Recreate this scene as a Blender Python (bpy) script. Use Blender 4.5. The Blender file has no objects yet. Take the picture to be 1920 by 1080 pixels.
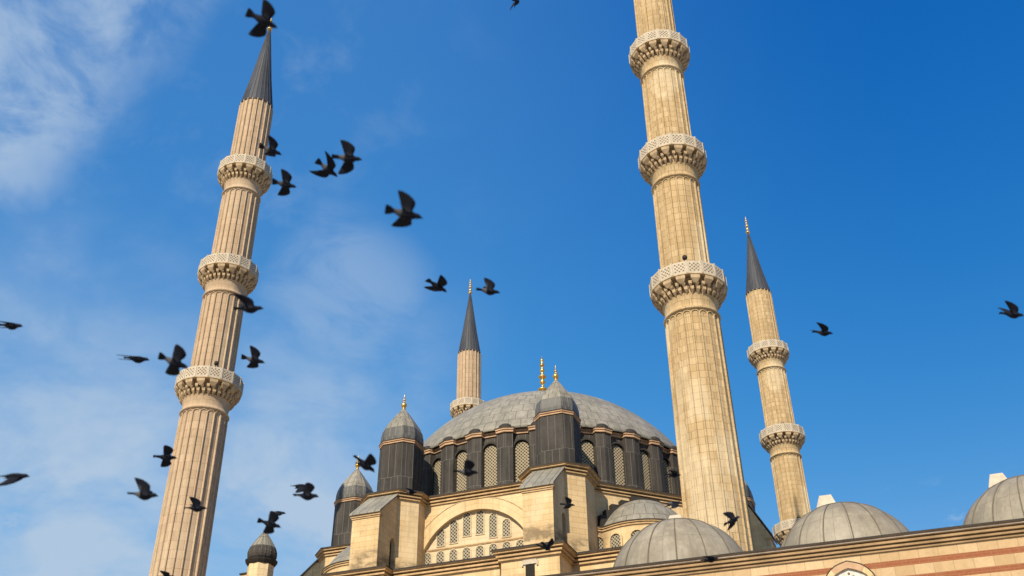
import bpy, math, random
from mathutils import Vector, Matrix
R = math.radians
random.seed(7)
S = bpy.context.scene
COL = S.collection

# ------------------------------------------------------------------ camera
YAW, PITCH, ROLL = -0.3638, 0.5799, -0.0123
CAM = Vector((26.2346, -76.1539, 0.0))
fw = Vector((math.sin(YAW) * math.cos(PITCH), math.cos(YAW) * math.cos(PITCH), math.sin(PITCH)))
rt = Vector((math.cos(YAW), -math.sin(YAW), 0))
up = rt.cross(fw)
rt2 = math.cos(ROLL) * rt + math.sin(ROLL) * up
up2 = -math.sin(ROLL) * rt + math.cos(ROLL) * up
cd = bpy.data.cameras.new('camera')
cam = bpy.data.objects.new('camera', cd)
COL.objects.link(cam)
cam.matrix_world = Matrix(((rt2.x, up2.x, -fw.x, CAM.x), (rt2.y, up2.y, -fw.y, CAM.y),
                           (rt2.z, up2.z, -fw.z, CAM.z), (0, 0, 0, 1)))
cd.sensor_fit = 'HORIZONTAL'
cd.sensor_width = 36.0
cd.lens = 36.37
cd.clip_start = 0.1
cd.clip_end = 4000
S.camera = cam
cd.dof.use_dof = True
cd.dof.focus_distance = 88.0
cd.dof.aperture_fstop = 1.2

# ------------------------------------------------------------------ light, sky, exposure
SUN_EL, SUN_AZ = 38.0, -90.5          # azimuth counted from +X towards +Y
S.view_settings.view_transform = 'Standard'
S.view_settings.look = 'None'
S.view_settings.exposure = 0.40
S.view_settings.gamma = 1.0
sd = bpy.data.lights.new('sun', 'SUN')
sd.energy = 5.0
sd.angle = R(0.5)
sd.color = (1.0, 0.88, 0.69)
sun = bpy.data.objects.new('sun', sd)
COL.objects.link(sun)
sdir = Vector((math.cos(R(SUN_EL)) * math.cos(R(SUN_AZ)), math.cos(R(SUN_EL)) * math.sin(R(SUN_AZ)), math.sin(R(SUN_EL))))
sun.rotation_euler = sdir.to_track_quat('Z', 'Y').to_euler()
sun.location = sdir * 150

W = bpy.data.worlds.new('World')
S.world = W
W.use_nodes = True


class NT:
    """small helper round a node tree"""
    def __init__(s, tree):
        s.t = tree
        s.n = tree.nodes
        s.l = tree.links

    def node(s, typ, **kw):
        nd = s.n.new(typ)
        for k, v in kw.items():
            setattr(nd, k, v)
        return nd

    def put(s, sock, v):
        if hasattr(v, 'is_linked') or isinstance(v, bpy.types.NodeSocket):
            s.l.new(v, sock)
        else:
            sock.default_value = v

    def math(s, op, a, b=None, c=None, clamp=False):
        nd = s.node('ShaderNodeMath', operation=op, use_clamp=clamp)
        s.put(nd.inputs[0], a)
        if b is not None:
            s.put(nd.inputs[1], b)
        if c is not None:
            s.put(nd.inputs[2], c)
        return nd.outputs[0]

    def smooth(s, v, a, b, lo=0.0, hi=1.0):
        nd = s.node('ShaderNodeMapRange', interpolation_type='SMOOTHSTEP')
        s.put(nd.inputs['Value'], v)
        nd.inputs['From Min'].default_value = a
        nd.inputs['From Max'].default_value = b
        nd.inputs['To Min'].default_value = lo
        nd.inputs['To Max'].default_value = hi
        return nd.outputs['Result']

    def mix(s, fac, a, b, blend='MIX'):
        nd = s.node('ShaderNodeMix', data_type='RGBA', blend_type=blend)
        s.put(nd.inputs[0], fac)
        for sock, v in ((nd.inputs[6], a), (nd.inputs[7], b)):
            if isinstance(v, tuple):
                v = (v[0], v[1], v[2], 1)
            s.put(sock, v)
        return nd.outputs[2]

    def noise(s, vec, scale, detail=4, rough=0.55, dist=0.0):
        nd = s.node('ShaderNodeTexNoise')
        if vec is not None:
            s.l.new(vec, nd.inputs['Vector'])
        nd.inputs['Scale'].default_value = scale
        nd.inputs['Detail'].default_value = detail
        nd.inputs['Roughness'].default_value = rough
        nd.inputs['Distortion'].default_value = dist
        return nd.outputs['Fac']

    def mapping(s, vec, scale=(1, 1, 1), rot=(0, 0, 0), loc=(0, 0, 0)):
        nd = s.node('ShaderNodeMapping')
        s.l.new(vec, nd.inputs[0])
        nd.inputs['Location'].default_value = loc
        nd.inputs['Rotation'].default_value = rot
        nd.inputs['Scale'].default_value = scale
        return nd.outputs[0]


w = NT(W.node_tree)
w.n.clear()
sky = w.node('ShaderNodeTexSky', sky_type='NISHITA')
sky.sun_disc = False
sky.sun_elevation = R(SUN_EL)
sky.sun_rotation = R(90 - SUN_AZ)
sky.altitude = 200
sky.air_density = 1.0
sky.dust_density = 0.4
sky.ozone_density = 2.0
scl = w.mix(1.0, sky.outputs[0], (0.10, 0.10, 0.10), 'MULTIPLY')
# deepen the blue the way a polarised exposure does: one response curve per channel
ssep = w.node('ShaderNodeSeparateColor')
w.l.new(scl, ssep.inputs[0])
scmb = w.node('ShaderNodeCombineColor')
for ci, (ex, gain, top) in enumerate(((2.9, 11.6, 0.20), (1.10, 0.985, 0.33), (0.53, 0.775, 0.55))):
    x = w.math('MINIMUM', ssep.outputs[ci], top)
    w.l.new(w.math('MULTIPLY', w.math('POWER', x, ex), gain), scmb.inputs[ci])
tint = scmb.outputs[0]
tc = w.node('ShaderNodeTexCoord')
sep = w.node('ShaderNodeSeparateXYZ')
w.l.new(tc.outputs['Generated'], sep.inputs[0])
azi = w.math('MULTIPLY', w.math('ARCTAN2', sep.outputs[0], sep.outputs[1]), 57.2958)
ele = w.math('MULTIPLY', w.math('ARCSINE', sep.outputs[2]), 57.2958)
cmb = w.node('ShaderNodeCombineXYZ')
w.l.new(azi, cmb.inputs[0])
w.l.new(ele, cmb.inputs[1])
ae = cmb.outputs[0]                     # degrees of azimuth and height above the horizon
wob = w.math('MULTIPLY', w.math('SUBTRACT', w.noise(w.mapping(ae, (1, 1, 1)), 0.11, 4), 0.5), 9.0)
n_wisp = w.noise(w.mapping(ae, (0.55, 1.5, 1), (0, 0, R(-38))), 0.16, 6, 0.62, 0.7)
n_soft = w.noise(w.mapping(ae, (0.6, 1.3, 1), (0, 0, R(24)), (31, 5, 0)), 0.13, 5, 0.55, 0.4)
naz = w.math('MULTIPLY', azi, -1.0)
# upper left bank
n_fluff = w.noise(w.mapping(ae, (0.7, 1.15, 1), (0, 0, R(-30)), (11, 2, 0)), 0.17, 7, 0.60, 0.35)
edge = w.math('ADD', w.math('ADD', naz, -43.6), w.math('MULTIPLY', w.math('SUBTRACT', ele, 46.5), 0.50))
m1 = w.smooth(w.math('ADD', edge, wob), -1.5, 5.0)
m1 = w.math('MULTIPLY', m1, w.smooth(w.math('ADD', ele, wob), 30.0, 36.0))
m1 = w.math('MULTIPLY', m1, w.smooth(n_fluff, 0.34, 0.60, 0.10, 0.78))
# lower left veil
m2 = w.smooth(w.math('ADD', naz, wob), 19.0, 32.0)
m2 = w.math('MULTIPLY', m2, w.smooth(w.math('ADD', ele, w.math('MULTIPLY', wob, 1.3)), 38.5, 17.5, 0.0, 1.0))
m2b = w.math('MULTIPLY', m2, w.math('MULTIPLY', w.smooth(n_soft, 0.32, 0.62, 0.40, 1.0), w.smooth(n_fluff, 0.32, 0.60, 0.62, 1.18)))
# faint streaks between the banks and the small puffs low on the right
m3 = w.math('MULTIPLY', w.smooth(w.math('ADD', naz, w.math('MULTIPLY', wob, 2.0)), 18.0, 40.0, 0.0, 0.22), w.smooth(n_fluff, 0.46, 0.72))
n_puff = w.noise(w.mapping(ae, (0.8, 1.2, 1), (0, 0, 0), (3.3, 1.7, 0)), 0.42, 4, 0.6)
m4 = w.math('MULTIPLY', w.smooth(ele, 21.5, 18.0), w.smooth(n_puff, 0.55, 0.72, 0.0, 0.75))
# a loose patch of cirrus in the middle of the gap
px5 = w.math('DIVIDE', w.math('ADD', w.math('ADD', naz, -32.0), wob), 7.0)
py5 = w.math('DIVIDE', w.math('SUBTRACT', w.math('ADD', ele, w.math('MULTIPLY', wob, 0.6)), 32.0), 5.0)
rr5 = w.math('ADD', w.math('MULTIPLY', px5, px5), w.math('MULTIPLY', py5, py5))
m5 = w.math('MULTIPLY', w.smooth(rr5, 1.3, 0.0, 0.0, 0.46), w.smooth(n_wisp, 0.30, 0.62, 0.3, 1.0))
dens = w.math('MAXIMUM', w.math('MAXIMUM', m1, m2b), w.math('MAXIMUM', w.math('MAXIMUM', m3, m5), m4), clamp=True)
# the sky pales towards the left, away from the polarised band
lift = w.smooth(naz, -8.0, 36.0, 0.0, 1.0)
pale = w.mix(1.0, tint, w.mix(lift, (0, 0, 0), (0.030, 0.066, 0.070)), 'ADD')
veil = w.mix(w.math('MULTIPLY', dens, 0.95), pale, (0.335, 0.435, 0.56))
skyc = veil
bg = w.node('ShaderNodeBackground')
w.l.new(skyc, bg.inputs[0])
bg.inputs[1].default_value = 1.0
wo = w.node('ShaderNodeOutputWorld')
w.l.new(bg.outputs[0], wo.inputs[0])


# ------------------------------------------------------------------ materials
def newmat(name, rough=0.85, spec=0.25):
    m = bpy.data.materials.new(name)
    m.use_nodes = True
    t = NT(m.node_tree)
    b = m.node_tree.nodes['Principled BSDF']
    b.inputs['Roughness'].default_value = rough
    b.inputs['Specular IOR Level'].default_value = spec
    return m, t, b


def bump(t, b, h, strength=0.4, dist=0.03):
    nd = t.node('ShaderNodeBump')
    nd.inputs['Strength'].default_value = strength
    nd.inputs['Distance'].default_value = dist
    t.l.new(h, nd.inputs['Height'])
    t.l.new(nd.outputs[0], b.inputs['Normal'])


def stone(name, c1, c2, mortar, bw=0.95, rh=0.42, ms=0.012, patch=None, pamt=0.5, streak=0.35, dirt=(0.10, 0.07, 0.04), dlo=0.52, dhi=0.76, band=None, sf=(2.6, 0.16), smoky=0.6, blocks=0.0):
    """coursed ashlar laid out in the mesh's UVs (metres)"""
    m, t, b = newmat(name, 0.88, 0.15)
    uv = t.node('ShaderNodeUVMap').outputs[0]
    ob = t.node('ShaderNodeTexCoord').outputs['Object']
    br = t.node('ShaderNodeTexBrick', offset=0.5, squash=1.0)
    t.l.new(uv, br.inputs['Vector'])
    br.inputs['Scale'].default_value = 1.0
    br.inputs['Brick Width'].default_value = bw
    br.inputs['Row Height'].default_value = rh
    br.inputs['Mortar Size'].default_value = ms
    br.inputs['Mortar Smooth'].default_value = 0.3
    br.inputs['Bias'].default_value = 0.0
    br.inputs['Color1'].default_value = (*c1, 1)
    br.inputs['Color2'].default_value = (*c2, 1)
    br.inputs['Mortar'].default_value = (*mortar, 1)
    col = br.outputs['Color']
    if blocks:
        # single stones renewed in a paler or browner quarry bed
        us = t.node('ShaderNodeSeparateXYZ')
        t.l.new(uv, us.inputs[0])
        row = t.math('FLOOR', t.math('DIVIDE', us.outputs[1], rh))
        bx = t.math('FLOOR', t.math('ADD', t.math('DIVIDE', us.outputs[0], bw), t.math('MULTIPLY', t.math('MODULO', row, 2.0), 0.5)))
        cc = t.node('ShaderNodeCombineXYZ')
        t.l.new(bx, cc.inputs[0])
        t.l.new(row, cc.inputs[1])
        wn = t.node('ShaderNodeTexWhiteNoise', noise_dimensions='2D')
        t.l.new(cc.outputs[0], wn.inputs['Vector'])
        zone = t.noise(ob, 0.16, 2, 0.5)
        v = t.math('ADD', wn.outputs['Value'], t.math('MULTIPLY', t.math('SUBTRACT', zone, 0.5), 0.9))
        col = t.mix(t.smooth(v, 0.74, 0.80, 0.0, blocks), col, tuple(min(0.85, 1.28 * k + 0.03) for k in c1))
        col = t.mix(t.smooth(v, 0.24, 0.18, 0.0, blocks), col, tuple(0.80 * k for k in c2))
    n1 = t.noise(ob, 0.55, 6, 0.6)
    if patch:
        n2 = t.noise(t.mapping(ob, (1, 1, 0.55)), 0.42, 3, 0.5)
        col = t.mix(t.smooth(n2, 0.50, 0.60, 0, pamt), col, patch)
    col = t.mix(t.smooth(n1, 0.40, 0.75, 0.0, 0.42), col, tuple(0.68 * k for k in c1))
    n3 = t.noise(t.mapping(ob, (sf[0], sf[0], sf[1])), 0.9, 5, 0.6)
    col = t.mix(t.smooth(n3, 0.50, 0.74, 0.0, streak), col, tuple(0.42 * k for k in c2))
    n4 = t.noise(t.mapping(ob, (1, 1, 0.8), (0, 0, 0), (7, 3, 1)), 0.33, 5, 0.65)
    col = t.mix(t.smooth(n4, dlo, dhi, 0.0, smoky), col, dirt)
    if band:
        # soot-stained courses low on the buttresses
        sp = t.node('ShaderNodeSeparateXYZ')
        t.l.new(ob, sp.inputs[0])
        nb = t.noise(t.mapping(uv, (0.9, 1.6, 1)), 1.1, 5, 0.65)
        zz = t.math('ADD', sp.outputs[2], t.math('MULTIPLY', nb, 1.2))
        bm = t.math('MULTIPLY', t.smooth(zz, band[0] + 0.5, band[0] + 0.9), t.smooth(zz, band[1] + 0.7, band[1] + 0.2))
        bm = t.math('MULTIPLY', bm, t.smooth(nb, 0.40, 0.58, 0.15, 0.8))
        col = t.mix(bm, col, (0.13, 0.095, 0.06))
    n5 = t.noise(ob, 9.0, 4, 0.7)
    col = t.mix(t.smooth(n5, 0.3, 0.7, 0.0, 0.20), col, tuple(0.62 * k for k in c1))
    t.l.new(col, b.inputs['Base Color'])
    h = t.math('SUBTRACT', t.math('MULTIPLY', n5, 0.5), t.math('MULTIPLY', br.outputs['Fac'], 1.0))
    bump(t, b, h, 0.5, 0.03)
    return m


def lead(name, c1, c2, seam, bw=0.9, rh=1.6, ms=0.03, rough=0.55, spec=0.35, off=0.5, stain=(0.16, 0.15, 0.13)):
    m, t, b = newmat(name, rough, spec)
    uv = t.node('ShaderNodeUVMap').outputs[0]
    ob = t.node('ShaderNodeTexCoord').outputs['Object']
    br = t.node('ShaderNodeTexBrick', offset=off)
    t.l.new(uv, br.inputs['Vector'])
    br.inputs['Scale'].default_value = 1.0
    br.inputs['Brick Width'].default_value = bw
    br.inputs['Row Height'].default_value = rh
    br.inputs['Mortar Size'].default_value = ms
    br.inputs['Mortar Smooth'].default_value = 0.4
    br.inputs['Color1'].default_value = (*c1, 1)
    br.inputs['Color2'].default_value = (*c2, 1)
    br.inputs['Mortar'].default_value = (*seam, 1)
    n1 = t.noise(ob, 0.8, 6, 0.65)
    col = t.mix(t.smooth(n1, 0.38, 0.7, 0.0, 0.6), br.outputs['Color'], stain)
    n3 = t.noise(t.mapping(ob, (3, 3, 0.3)), 0.9, 5, 0.6)
    col = t.mix(t.smooth(n3, 0.45, 0.72, 0.0, 0.6), col, tuple(1.5 * k for k in c1))
    n6 = t.noise(t.mapping(ob, (1, 1, 0.6), (0, 0, 0), (4, 9, 2)), 0.45, 4, 0.6)
    col = t.mix(t.smooth(n6, 0.46, 0.66, 0.0, 0.5), col, tuple(1.55 * k for k in c1))
    n2 = t.noise(ob, 6.0, 4, 0.7)
    col = t.mix(t.smooth(n2, 0.3, 0.75, 0.0, 0.35), col, tuple(0.6 * k for k in c2))
    col = t.mix(t.math('MULTIPLY', br.outputs['Fac'], 0.7), col, seam)
    t.l.new(col, b.inputs['Base Color'])
    h = t.math('ADD', t.math('MULTIPLY', n2, 0.25), t.math('MULTIPLY', br.outputs['Fac'], 0.8))
    bump(t, b, h, 0.45, 0.04)
    return m


def plain(name, c, rough=0.8, spec=0.2, var=0.35, scale=3.0, metal=0.0):
    m, t, b = newmat(name, rough, spec)
    ob = t.node('ShaderNodeTexCoord').outputs['Object']
    n = t.noise(ob, scale, 5, 0.65)
    t.l.new(t.mix(t.smooth(n, 0.3, 0.72, 0.0, var), (*c,), tuple(0.45 * k for k in c)), b.inputs['Base Color'])
    b.inputs['Metallic'].default_value = metal
    bump(t, b, n, 0.3, 0.02)
    return m


def grille(name, pale, dark, pitch, lo=0.18, hi=0.32, frame=None):
    """pierced lattice: dark-coloured round holes in staggered rows, UVs in metres"""
    m, t, b = newmat(name, 0.8, 0.2)
    uv = t.node('ShaderNodeUVMap').outputs[0]
    sp = t.node('ShaderNodeSeparateXYZ')
    t.l.new(uv, sp.inputs[0])
    k = math.pi / pitch
    a = t.math('SINE', t.math('MULTIPLY', sp.outputs[0], k))
    c = t.math('SINE', t.math('MULTIPLY', sp.outputs[1], k))
    h = t.math('MULTIPLY', a, c)
    hole = t.smooth(h, lo, hi)
    if frame:
        mu = t.math('MINIMUM', t.math('ABSOLUTE', t.math('SUBTRACT', t.math('FRACT', t.math('DIVIDE', sp.outputs[0], frame[0])), 0.5)), 0.5)
        mv = t.math('ABSOLUTE', t.math('SUBTRACT', t.math('DIVIDE', sp.outputs[1], frame[1]), 0.5))
        ins = t.math('MULTIPLY', t.smooth(mu, 0.40, 0.38), t.smooth(mv, 0.36, 0.34))
        hole = t.math('MULTIPLY', hole, ins)
    ob = t.node('ShaderNodeTexCoord').outputs['Object']
    n = t.noise(ob, 1.6, 5, 0.6)
    base = t.mix(t.smooth(n, 0.35, 0.7, 0.0, 0.45), pale, tuple(0.6 * q for q in pale))
    t.l.new(t.mix(hole, base, dark), b.inputs['Base Color'])
    bump(t, b, t.math('SUBTRACT', 1.0, hole), 0.6, 0.03)
    return m


M = {}
M['stone'] = stone('warm_ashlar', (0.646, 0.475, 0.264), (0.573, 0.401, 0.205), (0.417, 0.281, 0.139), 1.0, 0.40, 0.009,
                   patch=(0.708, 0.563, 0.349), pamt=0.5, streak=0.42, sf=(4.5, 0.2))
M['buttress'] = stone('weathered_buttress_ashlar', (0.646, 0.475, 0.264), (0.573, 0.401, 0.205), (0.396, 0.270, 0.139), 0.9, 0.36, 0.010,
                      patch=(0.708, 0.573, 0.369), pamt=0.5, streak=0.45, sf=(4.5, 0.2), band=(22.6, 24.3))
M['minaret_pink'] = stone('pinkish_minaret_stone', (0.485, 0.356, 0.233), (0.421, 0.304, 0.194), (0.303, 0.212, 0.131), 0.48, 0.60, 0.010,
                          patch=(0.509, 0.400, 0.271), pamt=0.45, streak=0.35, dlo=0.64, dhi=0.9, sf=(12.0, 0.25), smoky=0.35, blocks=0.16)
M['minaret_gold'] = stone('golden_minaret_stone', (0.505, 0.372, 0.208), (0.425, 0.298, 0.152), (0.25, 0.165, 0.078), 0.46, 0.45, 0.013,
                          patch=(0.60, 0.50, 0.335), pamt=0.6, streak=0.8, dlo=0.66, dhi=0.9, sf=(13.0, 0.22), smoky=0.4, blocks=0.22)
M['corbel'] = plain('weathered_corbel_stone', (0.508, 0.373, 0.224), 0.9, 0.1, 0.7, 2.6)
M['cornice'] = plain('cornice_stone', (0.524, 0.359, 0.192), 0.9, 0.1, 0.6, 1.7)
M['pinkcornice'] = plain('pale_rose_stone', (0.510, 0.332, 0.204), 0.9, 0.1, 0.5, 1.7)
M['tympanum'] = stone('pale_tympanum_stone', (0.617, 0.492, 0.318), (0.573, 0.444, 0.276), (0.441, 0.322, 0.184), 1.0, 0.4, 0.006,
                      patch=(0.643, 0.531, 0.360), pamt=0.4, streak=0.2)
M['leadpale'] = lead('weathered_dome_lead', (0.221, 0.203, 0.164), (0.200, 0.184, 0.149), (0.108, 0.097, 0.077), 0.95, 1.15, 0.04,
                     stain=(0.149, 0.135, 0.106))
M['leadnear'] = lead('pale_porch_lead', (0.236, 0.205, 0.153), (0.216, 0.189, 0.142), (0.158, 0.137, 0.101), 0.56, 3.4, 0.010, off=0.0,
                     stain=(0.167, 0.131, 0.088))
M['leadrib'] = plain('lead_seam', (0.146, 0.127, 0.096), 0.7, 0.2, 0.5, 2.0)
M['leaddark'] = lead('dark_lead_sheet', (0.058, 0.051, 0.044), (0.040, 0.036, 0.032), (0.131, 0.120, 0.107), 0.52, 2.6, 0.024, 0.7, 0.12,
                     stain=(0.029, 0.028, 0.025))
M['leadslope'] = lead('sloping_lead_roof', (0.221, 0.201, 0.159), (0.180, 0.167, 0.131), (0.090, 0.079, 0.062), 0.55, 4.0, 0.035)
M['leadband'] = lead('dark_cap_band_lead', (0.080, 0.078, 0.072), (0.064, 0.062, 0.058), (0.15, 0.14, 0.12), 0.45, 4.0, 0.035)  # darker lower band of the caps, below the paler weathered slopes
M['leadcone'] = lead('minaret_cone_lead', (0.046, 0.049, 0.058), (0.038, 0.040, 0.048), (0.070, 0.072, 0.080), 0.42, 9.0, 0.02, 0.6, 0.25,
                     stain=(0.034, 0.035, 0.040))
M['leadedge'] = plain('lead_flashing', (0.042, 0.037, 0.032), 0.7, 0.15, 0.5, 2.0)
M['marble'] = grille('marble_parapet_dark_holes', (0.498, 0.426, 0.323), (0.166, 0.119, 0.074), 0.125, 0.12, 0.34, (0.9, 0.88))  # holes are not cut, the shade seen through them is painted dark
M['marbleplain'] = plain('marble_post', (0.514, 0.440, 0.335), 0.75, 0.2, 0.5, 3.0)
M['fascia'] = plain('weathered_fascia_stone', (0.410, 0.344, 0.279), 0.85, 0.15, 0.75, 1.3)
M['grille'] = grille('drum_window_grille', (0.33, 0.27, 0.175), (0.035, 0.032, 0.027), 0.125, 0.08, 0.34)
M['grille2'] = grille('tympanum_window_grille', (0.34, 0.295, 0.21), (0.03, 0.027, 0.022), 0.120, 0.05, 0.30)
M['gold'] = plain('gilded_finial', (0.80, 0.50, 0.13), 0.35, 0.5, 0.45, 5.0, 0.85)
M['brass'] = plain('pale_gilt', (0.72, 0.50, 0.20), 0.4, 0.5, 0.4, 5.0, 0.75)
M['white'] = plain('white_chimney_plaster', (0.52, 0.455, 0.35), 0.85, 0.15, 0.5, 2.2)
M['dark'] = plain('dark_opening', (0.03, 0.026, 0.022), 0.9, 0.1, 0.3, 2.0)
M['plaster'] = plain('white_window_tracery', (0.640, 0.607, 0.541), 0.85, 0.1, 0.6, 7.0)
M['porchcornice'] = plain('brown_porch_cornice', (0.39, 0.265, 0.145), 0.9, 0.1, 0.7, 1.1)  # browner and darker than the other cornices
M['ground'] = plain('courtyard_paving', (0.40, 0.34, 0.26), 0.9, 0.1, 0.4, 0.6)


def striped():
    m, t, b = newmat('striped_courtyard_masonry', 0.88, 0.12)
    uv = t.node('ShaderNodeUVMap').outputs[0]
    ob = t.node('ShaderNodeTexCoord').outputs['Object']
    sp = t.node('ShaderNodeSeparateXYZ')
    t.l.new(uv, sp.inputs[0])
    # the wall's top bed lies at v = 11.60, courses of 0.30 to 0.34 stone and 0.20 brick below
    ph = t.math('FRACT', t.math('DIVIDE', t.math('SUBTRACT', 11.60, sp.outputs[1]), 0.545))
    red = t.math('MULTIPLY', t.smooth(ph, 0.595, 0.625), t.smooth(ph, 1.0, 0.975))
    row = t.math('FLOOR', t.math('DIVIDE', t.math('SUBTRACT', 11.60, sp.outputs[1]), 0.545))
    off = t.math('MULTIPLY', row, 0.37)
    ux = t.math('ADD', t.math('DIVIDE', sp.outputs[0], 0.62), off)
    blk = t.math('FLOOR', ux)
    fr = t.math('ABSOLUTE', t.math('SUBTRACT', t.math('FRACT', ux), 0.5))
    joint = t.math('MULTIPLY', t.smooth(fr, 0.480, 0.494), t.math('SUBTRACT', 1.0, red))
    wn = t.node('ShaderNodeTexWhiteNoise', noise_dimensions='2D')
    cb = t.node('ShaderNodeCombineXYZ')
    t.l.new(blk, cb.inputs[0])
    t.l.new(row, cb.inputs[1])
    t.l.new(cb.outputs[0], wn.inputs['Vector'])
    cream = t.mix(wn.outputs['Value'], (0.43, 0.295, 0.158), (0.55, 0.405, 0.238))
    n = t.noise(ob, 5.0, 6, 0.7)
    cream = t.mix(t.smooth(n, 0.35, 0.75, 0.0, 0.4), cream, (0.30, 0.20, 0.105))
    brick = t.mix(n, (0.20, 0.062, 0.028), (0.29, 0.112, 0.055))
    br = t.node('ShaderNodeTexBrick', offset=0.5)
    t.l.new(uv, br.inputs['Vector'])
    br.inputs['Scale'].default_value = 1.0
    br.inputs['Brick Width'].default_value = 0.28
    br.inputs['Row Height'].default_value = 0.10
    br.inputs['Mortar Size'].default_value = 0.007
    brick = t.mix(t.math('MULTIPLY', br.outputs['Fac'], 0.5), brick, (0.34, 0.20, 0.11))
    col = t.mix(red, cream, brick)
    col = t.mix(t.math('MULTIPLY', joint, 0.6), col, (0.28, 0.18, 0.10))
    n2 = t.noise(t.mapping(ob, (2.0, 2.0, 0.4)), 0.8, 5, 0.6)
    col = t.mix(t.smooth(n2, 0.5, 0.78, 0.0, 0.4), col, (0.27, 0.17, 0.09))
    t.l.new(col, b.inputs['Base Color'])
    bump(t, b, t.math('SUBTRACT', t.math('MULTIPLY', n, 0.6), joint), 0.5, 0.02)
    return m


M['striped'] = striped()


def feathers():
    m, t, b = newmat('pigeon_feathers', 0.8, 0.05)
    ob = t.node('ShaderNodeTexCoord').outputs['Object']
    rnd = t.node('ShaderNodeObjectInfo').outputs['Random']
    sp = t.node('ShaderNodeSeparateXYZ')
    t.l.new(ob, sp.inputs[0])
    n = t.noise(ob, 22.0, 3, 0.6)
    col = t.mix(n, (0.006, 0.007, 0.012), (0.016, 0.018, 0.026))
    # pale rump and flank of some birds, a patch of their plumage
    rump = t.math('MULTIPLY', t.smooth(t.math('ABSOLUTE', t.math('ADD', sp.outputs[0], 0.055)), 0.045, 0.025),
                  t.smooth(t.math('ABSOLUTE', sp.outputs[1]), 0.075, 0.05))
    rump = t.math('MULTIPLY', rump, t.smooth(rnd, 0.55, 0.7, 0.0, 0.75))
    col = t.mix(rump, col, (0.10, 0.10, 0.105))
    t.l.new(col, b.inputs['Base Color'])
    return m


M['pigeon'] = feathers()


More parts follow.
